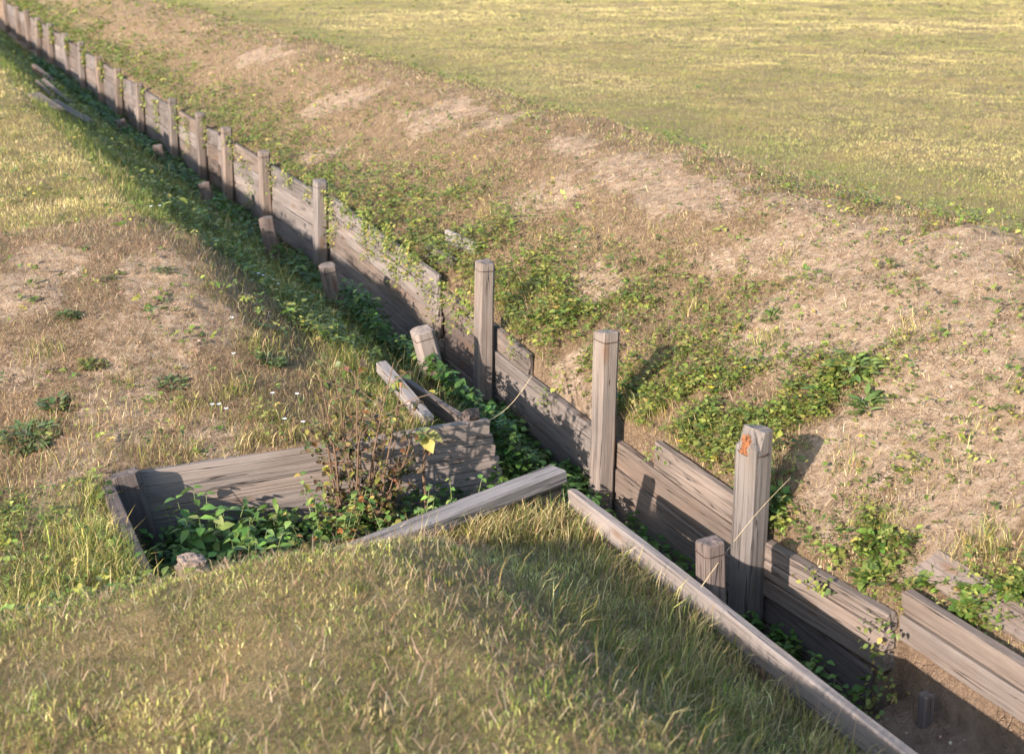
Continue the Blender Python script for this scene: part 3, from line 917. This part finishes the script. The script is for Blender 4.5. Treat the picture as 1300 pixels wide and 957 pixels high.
def long_grass():
    P, h, az, ln, wts = [], [], [], [], []
    def strip(pts, n, spread, hh, wt, lean=(.3, 1.2), azb=None):
        pts = np.array(pts)
        i = rng.integers(0, len(pts) - 1, n); u = rng.random((n, 1))
        q = pts[i] * (1 - u) + pts[i + 1] * u + rng.normal(0, spread, (n, 2))
        cl = fbm(q[:, 0] * 6, q[:, 1] * 6, 77)
        keep = rng.random(n) < sstep(cl, .3, .6) * 1.2
        q = q[keep]; n = len(q)
        t1, t2 = in_trench(q[:, 0], q[:, 1])
        q = q[~t1 & ~t2]; n = len(q)
        w = np.array([W(a, b, 0)[:2] for a, b in q])
        P.append(np.column_stack([w, gz(q[:, 0], q[:, 1])])); h.append(rng.uniform(hh[0], hh[1], n))
        az.append(rng.uniform(0, 6.283, n) if azb is None else rng.normal(azb, .9, n)); ln.append(rng.uniform(*lean, n)); wts.append(np.repeat(np.array([wt]), n, 0))
    tr = math.atan2(N[1], N[0])                     # bending out over the trench
    strip([(.86, -.72), (.3, -.76), (-.4, -.80), (-1.3, -.80), (-2, -.80)], 3000, .09, (.05, .17), (.12, .32, .3, .45, .34), azb=tr)
    strip([(.55, -1.5), (.62, -1.2), (.72, -.95), (.80, -.75)], 4200, .07, (.06, .20), (.06, .25, .35, .7, .2))
    strip([(-.2, -1.05), (-.9, -1.1), (-1.7, -1.1)], 3600, .16, (.07, .17), (.2, .4, .35, .3, .3), azb=tr)
    strip([(.52, -2.62), (1.0, -2.75), (1.5, -2.78), (1.9, -2.65)], 1800, .10, (.06, .18), (.2, .5, .4, .2, .1))
    strip([(.50, -2.55), (.45, -2.1), (.44, -1.9)], 900, .05, (.05, .14), (.15, .5, .4, .2, .05))
    strip([(.55, -2.9), (.4, -3.3), (.3, -3.9)], 3000, .22, (.05, .15), (.2, .5, .4, .25, .1))
    strip([(1.93, -2.4), (1.95, -1.6), (1.95, -.95)], 1300, .05, (.04, .12), (.06, .24, .3, .45, .5))
    strip([(2.1, -1.25), (2.6, -1.25), (3.2, -1.1), (4.0, -1.15)], 1300, .10, (.05, .14), (.08, .28, .3, .4, .4))
    strip([(3.3, -.65), (4.5, -.6), (6, -.55), (9, -.55), (14, -.55)], 7500, .26, (.10, .24), (.25, .5, .35, .12, .05))
    strip([(2.4, -.55), (3.0, -.48), (3.4, -.55)], 700, .07, (.15, .32), (.05, .2, .4, .6, .1))
    strip([(2.0, .25), (1.6, .18), (.9, .22), (.4, .22)], 1300, .06, (.06, .17), (.08, .3, .4, .45, .2), azb=tr + math.pi)
    strip([(4.3, .35), (3.6, .3), (2.9, .35)], 700, .10, (.06, .17), (.08, .3, .4, .3, .1), azb=tr + math.pi)
    # single tufts on the worn slopes
    for (px, py, k, hh) in ((1240, 705, 260, .11), (1265, 690, 200, .1), (880, 395, 160, .13), (965, 440, 120, .1), (1120, 655, 160, .1), (1080, 590, 120, .08),
                            (690, 300, 90, .1), (620, 270, 90, .1), (330, 440, 160, .14), (450, 470, 300, .17), (400, 420, 200, .15), (110, 590, 160, .14),
                            (1000, 330, 90, .08), (1150, 420, 90, .08), (1200, 600, 90, .08), (240, 520, 120, .1), (60, 450, 120, .1), (160, 490, 100, .1),
                            (750, 300, 80, .08), (860, 640, 130, .12), (1230, 545, 90, .08), (820, 300, 80, .08), (300, 500, 140, .13), (350, 540, 200, .13)):
        s, t, z = ground_px(px, py)
        strip([(s - .06, t), (s + .06, t)], k, .06, (hh * .4, hh), (.1, .4, .4, .3, .15))
    for q_ in range(110):                            # coarser tufts in the turf of the near mound
        s, t = rng.uniform(-2.2, .5), rng.uniform(-4.2, -.9)
        strip([(s - .03, t), (s + .03, t)], int(rng.integers(30, 90)), .035, (.02, rng.uniform(.035, .06)), (.35, .6, .25, .15, .1) if rng.random() < .7 else (.02, .1, .3, .8, .3))
    P = np.concatenate(P); h = np.concatenate(h); az = np.concatenate(az); ln = np.concatenate(ln); wt = np.concatenate(wts)
    k = len(P)
    r = np.hypot(P[:, 0], P[:, 1])
    return blade_mesh('long_grass', P, h, np.maximum(.003, r / 1422 * .45) * rng.uniform(.7, 1.3, k), az, ln, pal(k, PAL, wt))


tag(link('long_grass', long_grass(), M_GRASS), 'longer untrimmed grass along the boards and shaded slopes', 'grass', kind='stuff')

def clods(n):
    x, y, s, t, r = sample(n, 22)
    m = masks(s, t); t1, t2 = in_trench(s, t)
    d = np.where(m['bank'] | m['brown'], .12 + .8 * m['bare'], 0) * sstep(fbm(s * 5, t * 5, 81), .35, .6)
    d = np.where(t1 & (s < .4), .5, d)
    ok = (rng.random(n) < d) & ~t2
    x, y, s, t, r = [q[ok] for q in (x, y, s, t, r)]; k = len(x)
    P = np.stack([x, y, gz(s, t)], 1)
    base = np.array([(1, 0, 0), (.3, .95, 0), (-.8, .6, 0), (-.8, -.6, 0), (.3, -.95, 0), (.5, .3, .6), (-.3, .4, .7), (-.2, -.5, .6), (.1, 0, .9)])
    sz = .003 + .012 * rng.random(k) ** 4
    V = base[None] * rng.uniform(.6, 1.3, (k, 9, 1)) * sz[:, None, None] * np.array([1, 1, .75])
    a = rng.uniform(0, 6.28, k); c, s_ = np.cos(a)[:, None], np.sin(a)[:, None]
    V = np.stack([V[..., 0] * c - V[..., 1] * s_, V[..., 0] * s_ + V[..., 1] * c, V[..., 2] - .002], -1) + P[:, None]
    T = np.array([(0, 1, 5), (1, 2, 6), (1, 6, 5), (2, 3, 6), (3, 7, 6), (3, 4, 7), (4, 0, 5), (4, 5, 7), (5, 6, 8), (6, 7, 8), (7, 5, 8)])
    T = ((np.arange(k) * 9)[:, None, None] + T[None]).reshape(-1, 3)
    C = np.repeat(np.concatenate([pal(k, [(.38, .275, .185), (.29, .205, .135), (.18, .12, .075), (.44, .34, .25)], np.array([.4, .35, .2, .05]), .12), np.ones((k, 1))], 1)[:, None], 9, 1)
    return np_mesh('soil_crumbs', V.reshape(-1, 3), None, T, {'tint': ('FLOAT_COLOR', C.reshape(-1, 4))})


M_CLOD = tint_material('soil_crumb', .95, .0, .05)
tag(link('soil_crumbs', clods(45000), M_CLOD), 'dry crumbs of soil lying on the bare patches', 'soil', kind='stuff')

# ------------------------------------------------------------------ low weeds
L_COL = [(.17, .205, .042), (.11, .155, .03), (.25, .245, .06), (.075, .11, .025), (.30, .24, .07)]


def weeds(n):
    x, y, s, t, r = sample(n, 48)
    m = masks(s, t); t1, t2 = in_trench(s, t)
    d = np.where(m['bank'], m['weed'] * .9 + .22 * sstep(fbm(s * 2.1, t * 2.1, 75), .42, .6) * (1 - .8 * m['bare']) + .03, 0)
    d = np.where(m['field'], .015, d)
    sl = (t < -.3) & (s > 3.2) & (t > -1.25 + .3 * (m['n1'] - .5))
    d = np.where(sl & ~t1, .42 * sstep(m['n2'], .38, .55), d)
    d = np.where((t < -1.0) & (s > 1.85), np.maximum(d, .05 * sstep(m['n2'], .5, .6)), d)
    d = np.where(m['west'], .12, d); d = np.where(m['near'], 0, d)
    d = d * (.25 + .75 * sstep(fbm(s * 9, t * 9, 71, 3), .38, .55))
    ok = (rng.random(n) < d) & ~t1 & ~t2
    x, y, s, t, r = [q[ok] for q in (x, y, s, t, r)]; k = len(x)
    q = 4                                            # a sprig of four leaves each
    big = np.where((t < 0) & (s > 3), 1.4, np.where((t < .8) & (s > 2.6), 1.1, 1.)) * rng.uniform(.7, 1.3, k)
    hp = rng.random(k) ** 1.5 * .075 * big + .008
    hp = hp + np.where((t > 0) & (t < .9) & (s > 2.6), rng.random(k) * .12 * sstep(fbm(s * 2.2, t * 2.2, 73), .3, .52), 0)
    base = np.stack([x, y, gz(s, t) + hp], 1)
    base = np.repeat(base, q, 0); kk = len(base)
    base += rng.normal(0, .008, (kk, 3))
    az = np.repeat(rng.uniform(0, 6.28, k), q) + np.tile(np.arange(q) * 6.283 / q, k) + rng.normal(0, .3, kk)
    Ls = np.repeat(np.maximum(.019 * big, r / 1422 * 2.0), q) * np.exp(rng.normal(0, .34, kk).clip(-1, .5)) * np.repeat(np.exp(rng.normal(0, .22, k).clip(-1, .35)), q)
    cl = pal(k, L_COL, np.array([.4, .3, .25, .15, .05]), .15)
    V, Q, T, C = leaf_arrays(base, az, rng.uniform(-.2, .75, kk), Ls, Ls * rng.uniform(.5, .75, kk), np.repeat(cl, q, 0), rng.normal(0, .3, kk))
    return np_mesh('low_weeds', V, Q, T, {'tint': ('FLOAT_COLOR', C)})


tag(link('low_weeds', weeds(740000), M_LEAF), 'low green small-leaved weeds creeping over the banks', 'weeds', kind='stuff')


def floor_plants():
    n = 17000
    s = np.concatenate([rng.uniform(-.6, 4.6, 7000), rng.uniform(4.6, 26, 10000)]); t = np.where(s < 1.85, rng.uniform(-.56, .03, n), rng.uniform(-.5, .03, n))
    s[:1500] = rng.uniform(.75, 1.8, 1500); t[:1500] = rng.uniform(-2.5, -.6, 1500)
    keep = (s > -.1) | (rng.random(n) < .25)
    keep &= rng.random(n) < sstep(fbm(s * 2.5, t * 2.5, 55), .28, .5) + .4 * (t < -.6)
    keep &= ~((t < -.6) & (s < s_front(t) + .05))
    keep &= (s < 5) | (rng.random(n) < .5)
    keep &= ~((s > .1) & (s < 1.5) & (t > -.25) & (rng.random(n) < .6))
    s, t = s[keep], t[keep]; n = len(s)
    w = O[0] + s * D[0] + t * N[0]; y = O[1] + s * D[1] + t * N[1]
    g = gz(s, t)
    hp = rng.random(n) ** .7 * np.where(t < -.25, .34, .20) * np.where(s > 5, .55, 1.) + .02
    q = 5
    base = np.repeat(np.stack([w, y, g + hp], 1), q, 0); kk = len(base)
    base[:, 2] -= np.tile(np.arange(q) * .012, n); base += rng.normal(0, .012, (kk, 3))
    az = rng.uniform(0, 6.28, kk)
    Ls = rng.uniform(.028, .06, kk) * np.repeat(np.where(s > 6, 1.25, 1.), q)
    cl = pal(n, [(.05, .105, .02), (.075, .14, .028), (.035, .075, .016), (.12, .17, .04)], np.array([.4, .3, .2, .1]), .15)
    V, Q, T, C = leaf_arrays(base, az, rng.uniform(-.4, .5, kk), Ls, Ls * rng.uniform(.5, .75, kk), np.repeat(cl, q, 0), rng.normal(0, .3, kk))
    return np_mesh('trench_weeds', V, Q, T, {'tint': ('FLOAT_COLOR', C)})


tag(link('trench_weeds', floor_plants(), M_LEAF), 'dark leafy weeds filling the shaded trench floor', 'weeds', kind='stuff')


def vines():
    """leafy creepers hanging down the far wall beside its posts"""
    P, Ls = [], []
    specs = [(s - .12, z - .05, .34, 90) for (s, z, _) in FP[2:14]] + [(4.46, .1, .5, 130), (4.7, .24, .22, 120), (4.95, .24, .26, 120), (5.2, .27, .3, 140), (5.45, .26, .25, 120), (5.7, .29, .3, 120), (5.95, .28, .22, 100), (6.3, .3, .2, 90), (4.8, .32, .2, 160), (5.3, .36, .22, 200), (5.8, .38, .22, 180), (6.4, .40, .2, 120), (8.2, .32, .2, 80), (7.5, .36, .25, 90), (3.75, .2, .2, 120), (4.15, .16, .2, 120), (2.3, .05, .12, 40), (3.7, .12, .2, 80), (4.0, .1, .25, 80), (3.0, .08, .15, 50), (6.8, .28, .42, 170), (5.9, .1, .2, 50), (5.2, .06, .2, 40), (9.75, .15, .5, 90), (12.9, .2, .45, 90),
             (3.55, .1, .3, 50), (14.9, .2, .45, 110), (10.1, .2, .25, 40), (2.5, -.1, .12, 30), (1.2, -.02, .08, 20), (-.62, -.1, .5, 120), (-.2, -.1, .08, 40)]
    for (s, z, ln, k) in specs:
        u = rng.random(k) ** 1.3
        ss = s + rng.normal(0, .05 + .0015 * s, k) + .05 * np.sin(u * 9); tt = np.full(k, .035) + rng.normal(0, .018, k) - .02 * rng.random(k)
        for a, b, c in zip(ss, tt, z - u * ln): P.append(W(a, b, c))
        Ls += [max(.024, (s + 6.5) / 1422 * 2.4)] * k
    P = np.array(P); n = len(P); Ls = np.array(Ls) * rng.uniform(.6, 1.4, n)
    az = math.atan2(-N[1], -N[0]) + rng.normal(0, .9, n)
    return leaf_mesh('creeping_vines', P, az, rng.uniform(-.8, .4, n), Ls, Ls * .7, pal(n, L_COL, np.array([.4, .3, .3, .15, .15]), .15), rng.normal(0, .4, n))


tag(link('creeping_vines', vines(), M_LEAF), 'creeping leafy vines hanging over the far plank wall', 'vines', kind='stuff')


# ------------------------------------------------------------------ single plants
def leafy_plant(name, base, height, nstem, spread, leaf, nleaf, cols, label, cat='plant', group=None, wts=None, aspect=.55, droop=.1):
    base = Vector(base)
    root = tag(empty(name, base), label, cat, group)
    ch, P, az, L = [], [], [], []
    for i in range(nstem):
        a = random.uniform(0, 6.28); rr = spread * random.uniform(.2, 1)
        h = height * random.uniform(.55, 1)
        b0_ = Vector((math.cos(a) * rr * .25, math.sin(a) * rr * .25, -.02)); tp = Vector((math.cos(a) * rr, math.sin(a) * rr, h))
        pts = [b0_.lerp(tp, u) + Vector((0, 0, .12 * h * math.sin(u * 3.14))) for u in (0, .3, .6, 1)]
        ch.append(tube(pts, [.004, .0032, .0025, .0015], 5))
        for k in range(nleaf):
            u = (k + 1) / nleaf * .85 + .15
            p = b0_.lerp(tp, u) + Vector((0, 0, .12 * h * math.sin(u * 3.14)))
            for sgn in (0, 3.14):
                P.append(p); az.append(a + k * 1.57 + sgn + random.uniform(-.3, .3)); L.append(leaf * random.uniform(.7, 1.2) * (1.15 - .5 * u))
    n = len(P); P = np.array(P); L = np.array(L)
    link('stems', mesh_of('stems', ch), M_STEM_G, (0, 0, 0), root)
    link('leaves', leaf_mesh('leaves', P, np.array(az), rng.uniform(-.35, .45, n), L, L * aspect,
                             pal(n, cols, np.array(wts or [1] * len(cols)), .15), rng.normal(0, .25, n), curl=droop + .2), M_LEAF, (0, 0, 0), root)
    return root


M_STEM_G = plain_material('green_stem', (.12, .15, .05), .6, .2, 40)
NET = [(.11, .20, .04), (.15, .24, .05), (.075, .145, .03), (.2, .26, .07)]
leafy_plant('nettle_plant', W(1.45, -2.2, -.58), .58, 26, .27, .10, 6, NET, 'bushy green nettle clump in the left corner of the bay', 'nettle')
leafy_plant('nettle_plant', W(1.05, -2.12, -.58), .56, 22, .24, .085, 6, NET, 'pale green nettle clump close to the brown stone', 'nettle')
leafy_plant('nettle_plant', W(1.45, -1.85, -.58), .42, 20, .27, .08, 5, NET, 'low dark nettles in the middle of the bay', 'nettle')
leafy_plant('bramble_plant', W(1.3, -1.66, -.58), .62, 22, .30, .06, 8, NET + [(.28, .24, .05), (.32, .13, .04)], 'bramble with a few orange leaves below the plank wall', 'bramble', None, [.4, .3, .2, .3, .22, .1], .75)
leafy_plant('bramble_plant', W(1.0, -1.35, -.58), .58, 16, .26, .055, 7, NET + [(.28, .24, .05)], 'yellow-green bramble sprigs behind the pale bay beam', 'bramble', None, [.3, .3, .1, .4, .25], .75)
leafy_plant('bramble_plant', W(1.28, -1.02, -.58), .52, 10, .24, .055, 6, NET, 'small leafy sprig between the bay wall and the jutting beam end', 'bramble', None, None, .7)
leafy_plant('trench_plant', W(-.25, -.05, -.68), .30, 6, .13, .06, 5, NET, 'bright leafy sprig in the shade under the heavy grooved board', 'plant')
leafy_plant('trench_plant', W(-.55, -.2, -.7), .34, 7, .16, .06, 5, NET, 'leafy sprig on the trench floor beside the end of the heavy board', 'plant')
leafy_plant('trench_plant', W(.9, -.40, -.68), .38, 8, .15, .055, 5, NET, 'green sprig at the foot of the corner where the bay opens', 'plant')

# the half dry shrub in front of the bay wall
base = W(1.55, -1.42, -.58)
root = tag(empty('dry_shrub', base), 'bushy half dry shrub of brown twigs and yellowing leaves before the bay wall', 'shrub')
ch, P, az = [], [], []
for i in range(22):
    a = random.uniform(0, 6.28); sp = random.uniform(.05, .32); h = random.uniform(.55, 1.14)
    b0_ = Vector((random.uniform(-.07, .07), random.uniform(-.05, .05), -.02)); tp = Vector((math.cos(a) * sp, math.sin(a) * sp * .6, h))
    pts = [b0_.lerp(tp, u) + Vector((random.uniform(-.015, .015), random.uniform(-.015, .015), 0)) for u in (0, .2, .4, .6, .8, 1)]
    ch.append(tube(pts, [.008, .007, .0055, .0045, .0035, .002], 6))
    for k in range(7):
        u = random.uniform(.3, 1); p = b0_.lerp(tp, u)
        a2 = random.uniform(0, 6.28); l2 = random.uniform(.06, .2)
        e = p + Vector((math.cos(a2) * l2, math.sin(a2) * l2 * .7, l2 * random.uniform(.1, .9)))
        ch.append(tube([p, p.lerp(e, .5) + Vector((0, 0, .01)), e], [.003, .0022, .0012], 5))
        for q in range(9):
            P.append(p.lerp(e, random.uniform(.3, 1.05))); az.append(random.uniform(0, 6.28))
n = len(P); L = rng.uniform(.018, .046, n)
link('twigs', mesh_of('twigs', ch), M_STEM, (0, 0, 0), root)
link('leaves', leaf_mesh('leaves', np.array(P), np.array(az), rng.uniform(-.9, .5, n), L, L * .72,
     pal(n, [(.08, .055, .03), (.13, .125, .035), (.24, .22, .05), (.065, .085, .026), (.22, .10, .04), (.15, .10, .055)], np.array([.34, .26, .12, .24, .06, .16]), .2), rng.normal(0, .5, n)), M_LEAF, (0, 0, 0), root)
# a young stem with a crown of large pale leaves
base = W(1.48, -1.12, -.58)
root = tag(empty('sapling', base), 'thin young stem topped with a few large pale yellow leaves', 'sapling')
link('stem', mesh_of('stem', [tube([(0, 0, -.03), (.01, 0, .25), (-.005, .01, .5), (.01, 0, .72)], [.011, .01, .008, .005], 7)]), M_STEM, (0, 0, 0), root)
P = np.array([(.01, 0, .70 + .01 * (i % 3)) for i in range(8)]); az = np.linspace(0, 6.28, 8, endpoint=False) + .3; L = rng.uniform(.06, .10, 8)
link('leaves', leaf_mesh('leaves', P, az, rng.uniform(-.3, .35, 8), L, L * .8, pal(8, [(.30, .30, .08), (.24, .27, .06), (.15, .19, .04)], np.array([.5, .3, .2]), .1), rng.normal(0, .2, 8), curl=.4), M_LEAF, (0, 0, 0), root)
# thin sapling leaning above the bay wall
base = W(1.96, -1.25, -.02)
root = tag(empty('sapling', base), 'leaning thin twig with pale green leaves above the bay wall', 'sapling')
link('stem', mesh_of('stem', [tube([(0, 0, -.03), (.03, .02, .1), (.09, .05, .2), (.16, .1, .27)], [.004, .0035, .003, .002], 5)]), M_STEM, (0, 0, 0), root)
P = np.array([(.03 + .011 * i, .02 + .007 * i, .08 + .017 * i) for i in range(12)]); n = 12; L = rng.uniform(.035, .06, n)
link('leaves', leaf_mesh('leaves', P, rng.uniform(0, 6.28, n), rng.uniform(-.4, .4, n), L, L * .75, pal(n, [(.3, .34, .07), (.2, .25, .05), (.4, .36, .09)], np.array([.4, .4, .2]), .1)), M_LEAF, (0, 0, 0), root)


def rosette(px, py, r, n, leaf, label, cols, cat='weed', group=None, pit=(.05, .7), name='weed_plant', aspect=.45):
    s, t, z = ground_px(px, py)
    o_ = W(s, t, z)
    P = np.array([(q_ * math.cos(a_), q_ * math.sin(a_), .012) for q_, a_ in ((r * .62 * random.random() ** .7, random.uniform(0, 6.283)) for _ in range(n))])
    for i in range(n):
        w = W(s, t, 0) + Vector((P[i, 0], P[i, 1], 0)); a, b = ST(w.x, w.y); P[i, 2] = float(gz(a, b)) - z + random.uniform(.005, leaf * .6)
    az = np.arctan2(P[:, 1], P[:, 0]) + rng.normal(0, .7, n); L = leaf * rng.uniform(.6, 1.25, n)
    return tag(link(name, leaf_mesh(name, P, az, rng.uniform(*pit, n), L, L * aspect, pal(n, cols, np.array([1] * len(cols)), .15), rng.normal(0, .25, n)), M_LEAF, o_), label, cat, group)


SG = [(.10, .14, .05), (.075, .115, .04), (.14, .17, .07)]
WG = 'weed tufts on the brown left mound'
rosette(86, 402, .10, 120, .035, 'grey-green round weed tuft high on the brown left mound', SG, 'weed', WG)
rosette(116, 466, .09, 110, .035, 'yellow-green weed tuft in the middle of the brown left mound', [(.13, .16, .035), (.09, .12, .03), (.2, .19, .05)], 'weed', WG)
rosette(220, 490, .11, 110, .035, 'loose green weed patch right of the yellow-green tuft', SG, 'weed', WG)
rosette(345, 462, .10, 110, .05, 'pale broad-leaved weed near the long grass of the left mound', [(.15, .2, .07), (.10, .15, .05)], 'weed', WG)
rosette(35, 560, .20, 260, .045, 'large leafy weed patch at the left edge of the picture', SG, 'weed', WG)
rosette(70, 520, .10, 60, .06, 'sparse long-leaved weed above the large leafy patch', SG, 'weed', WG)
rosette(205, 345, .09, 70, .03, 'small weed at the grassy top of the brown mound', SG, 'weed', WG)
rosette(330, 415, .08, 60, .035, 'small weed on the right shoulder of the brown mound', SG, 'weed', WG)
BG = [(.14, .20, .055), (.10, .16, .04), (.18, .23, .07)]
RG = 'broad-leaved rosettes on the far bank'
for (px, py, r, n, lf, lab) in ((1085, 478, .12, 60, .11, 'largest pale rosette of long toothed leaves on the far bank'),
                                (1045, 500, .10, 50, .09, 'rosette of broad leaves left of the largest one'),
                                (1100, 520, .10, 45, .09, 'rosette of broad leaves just below the largest one'),
                                (980, 405, .06, 40, .05, 'small dark green rosette alone on the bare soil')):
    rosette(px, py, r, n, lf, lab, BG, 'rosette', RG, name='leaf_rosette', aspect=.32)
CG = [(.10, .17, .03), (.15, .22, .045), (.07, .12, .022), (.22, .25, .06)]
for (px, py, r, n, lf, lab) in ((1112, 690, .11, 150, .05, 'leafy clump above the gap between the last two wall boards'),
                                (1105, 735, .08, 110, .05, 'dark leafy clump hanging in the gap between the wall boards'),
                                (1190, 740, .08, 110, .05, 'green clump at the left end of the flat pale plank'),
                                (1235, 770, .09, 120, .06, 'green clump between the flat pale plank and the broad board'),
                                (1288, 750, .08, 110, .055, 'leafy clump at the right picture edge by the flat plank'),
                                (985, 640, .10, 130, .045, 'shaded leafy clump just right of the broken post')):
    rosette(px, py, r, n, lf, lab, CG, 'weed', 'leafy clumps around the last wall boards', (-.2, .8), 'weed_clump', .6)


def flower(px, py, h, mat, r, label, group, k=5):
    s, t, z = ground_px(px, py)
    o_ = W(s, t, z); root = tag(empty('wild_flower', o_), label, 'flower', group)
    lx, ly = random.uniform(-.02, .02), random.uniform(-.02, .02)
    link('stalk', mesh_of('stalk', [tube([(0, 0, -.01), (lx * .4, ly * .4, h * .6), (lx, ly, h)], .0016, 5)]), M_STEM_G, (0, 0, 0), root)
    ch = []
    for i in range(k):
        a = 6.283 * i / k
        c_, s_ = math.cos(a), math.sin(a)
        q = [Vector((0, 0, 0)), Vector((c_ * .6 - s_ * .35, s_ * .6 + c_ * .35, .15)), Vector((c_, s_, .25)), Vector((c_ * .6 + s_ * .35, s_ * .6 - c_ * .35, .15))]
        ch.append(([Vector((lx, ly, h)) + v * r for v in q], [(0, 3, 2, 1)]))
    link('petals', mesh_of('petals', ch), mat, (0, 0, 0), root)


for (px, py) in ((282, 527), (288, 529), (268, 524), (348, 520), (382, 517), (366, 543), (298, 470), (337, 357), (345, 362), (332, 362), (356, 372), (205, 272), (192, 270), (296, 418), (388, 545)):
    flower(px, py + 6, random.uniform(.06, .12), M_PETW, .014, 'small white wild flower on the left bank', 'small white flowers on the left bank')
for (px, py) in ((902, 586), (1097, 565), (858, 605), (580, 245), (700, 230), (660, 305), (800, 425), (940, 470), (905, 500)):
    flower(px, py + 5, random.uniform(.03, .06), M_PETY, .017, 'small yellow wild flower among the far bank weeds', 'small yellow flowers on the far bank')


def stalk(p0, p1, sag, label, r=.0022, group='dry bleached grass stalks'):
    p0, p1 = Vector(p0), Vector(p1)
    pts = [p0.lerp(p1, u) + Vector((0, 0, sag * math.sin(u * 3.14))) for u in np.linspace(0, 1, 8)]
    o_ = p0
    tag(link('dry_stalk', mesh_of('dry_stalk', [tube(pts, np.linspace(r, r * .5, 8), 5, o_)]), M_STALK, o_), label, 'stalk', group)


stalk(W(1.86, -.62, .0), W(2.0, -.30, .17), -.04, 'pale curved stalk rising from the right end of the bay wall')
stalk(W(-.28, -.61, .0), W(.04, .02, .25), .03, 'long straw stalk leaning across the thick broken post', .0018)
stalk(W(-.9, .62, .1), W(-.55, .50, .06), .02, 'straw lying on bare soil above the last wall boards')

# ------------------------------------------------------------------ light, sky, camera
EL, SAZ = math.radians(20.5), math.radians(38)           # elevation; direction the shadows run, from +Y towards +X
sun = bpy.data.lights.new('sun', 'SUN'); sun.energy = 4.3; sun.angle = math.radians(.6); sun.color = (1, .87, .785)
so = bpy.data.objects.new('sun', sun); COL.objects.link(so)
dirv = Vector((math.sin(SAZ) * math.cos(EL), math.cos(SAZ) * math.cos(EL), -math.sin(EL)))
so.rotation_euler = dirv.to_track_quat('-Z', 'Y').to_euler(); so.location = (-6, -8, 8)

wld = bpy.data.worlds.new('World'); sc.world = wld; wld.use_nodes = True
wn = wld.node_tree
bg = wn.nodes['Background']
sky = wn.nodes.new('ShaderNodeTexSky'); sky.sky_type = 'NISHITA'; sky.sun_disc = False
sky.sun_elevation = EL; sky.sun_rotation = SAZ + math.pi
wn.links.new(sky.outputs[0], bg.inputs[0]); bg.inputs[1].default_value = .15

cam = bpy.data.cameras.new('camera'); co = bpy.data.objects.new('camera', cam); COL.objects.link(co)
co.location = (0, 0, HC); co.rotation_euler = (math.pi / 2 - TH, 0, 0)
cam.sensor_width = 36; cam.lens = 36 * F / 1300; cam.shift_y = -45 / 1300
cam.clip_end = 1000; cam.clip_start = .05
cam.dof.use_dof = True; cam.dof.focus_distance = 7.2; cam.dof.aperture_fstop = 3.2
sc.camera = co
sc.view_settings.view_transform = 'Standard'; sc.view_settings.look = 'None'
sc.view_settings.exposure = 1.62; sc.view_settings.gamma = 1
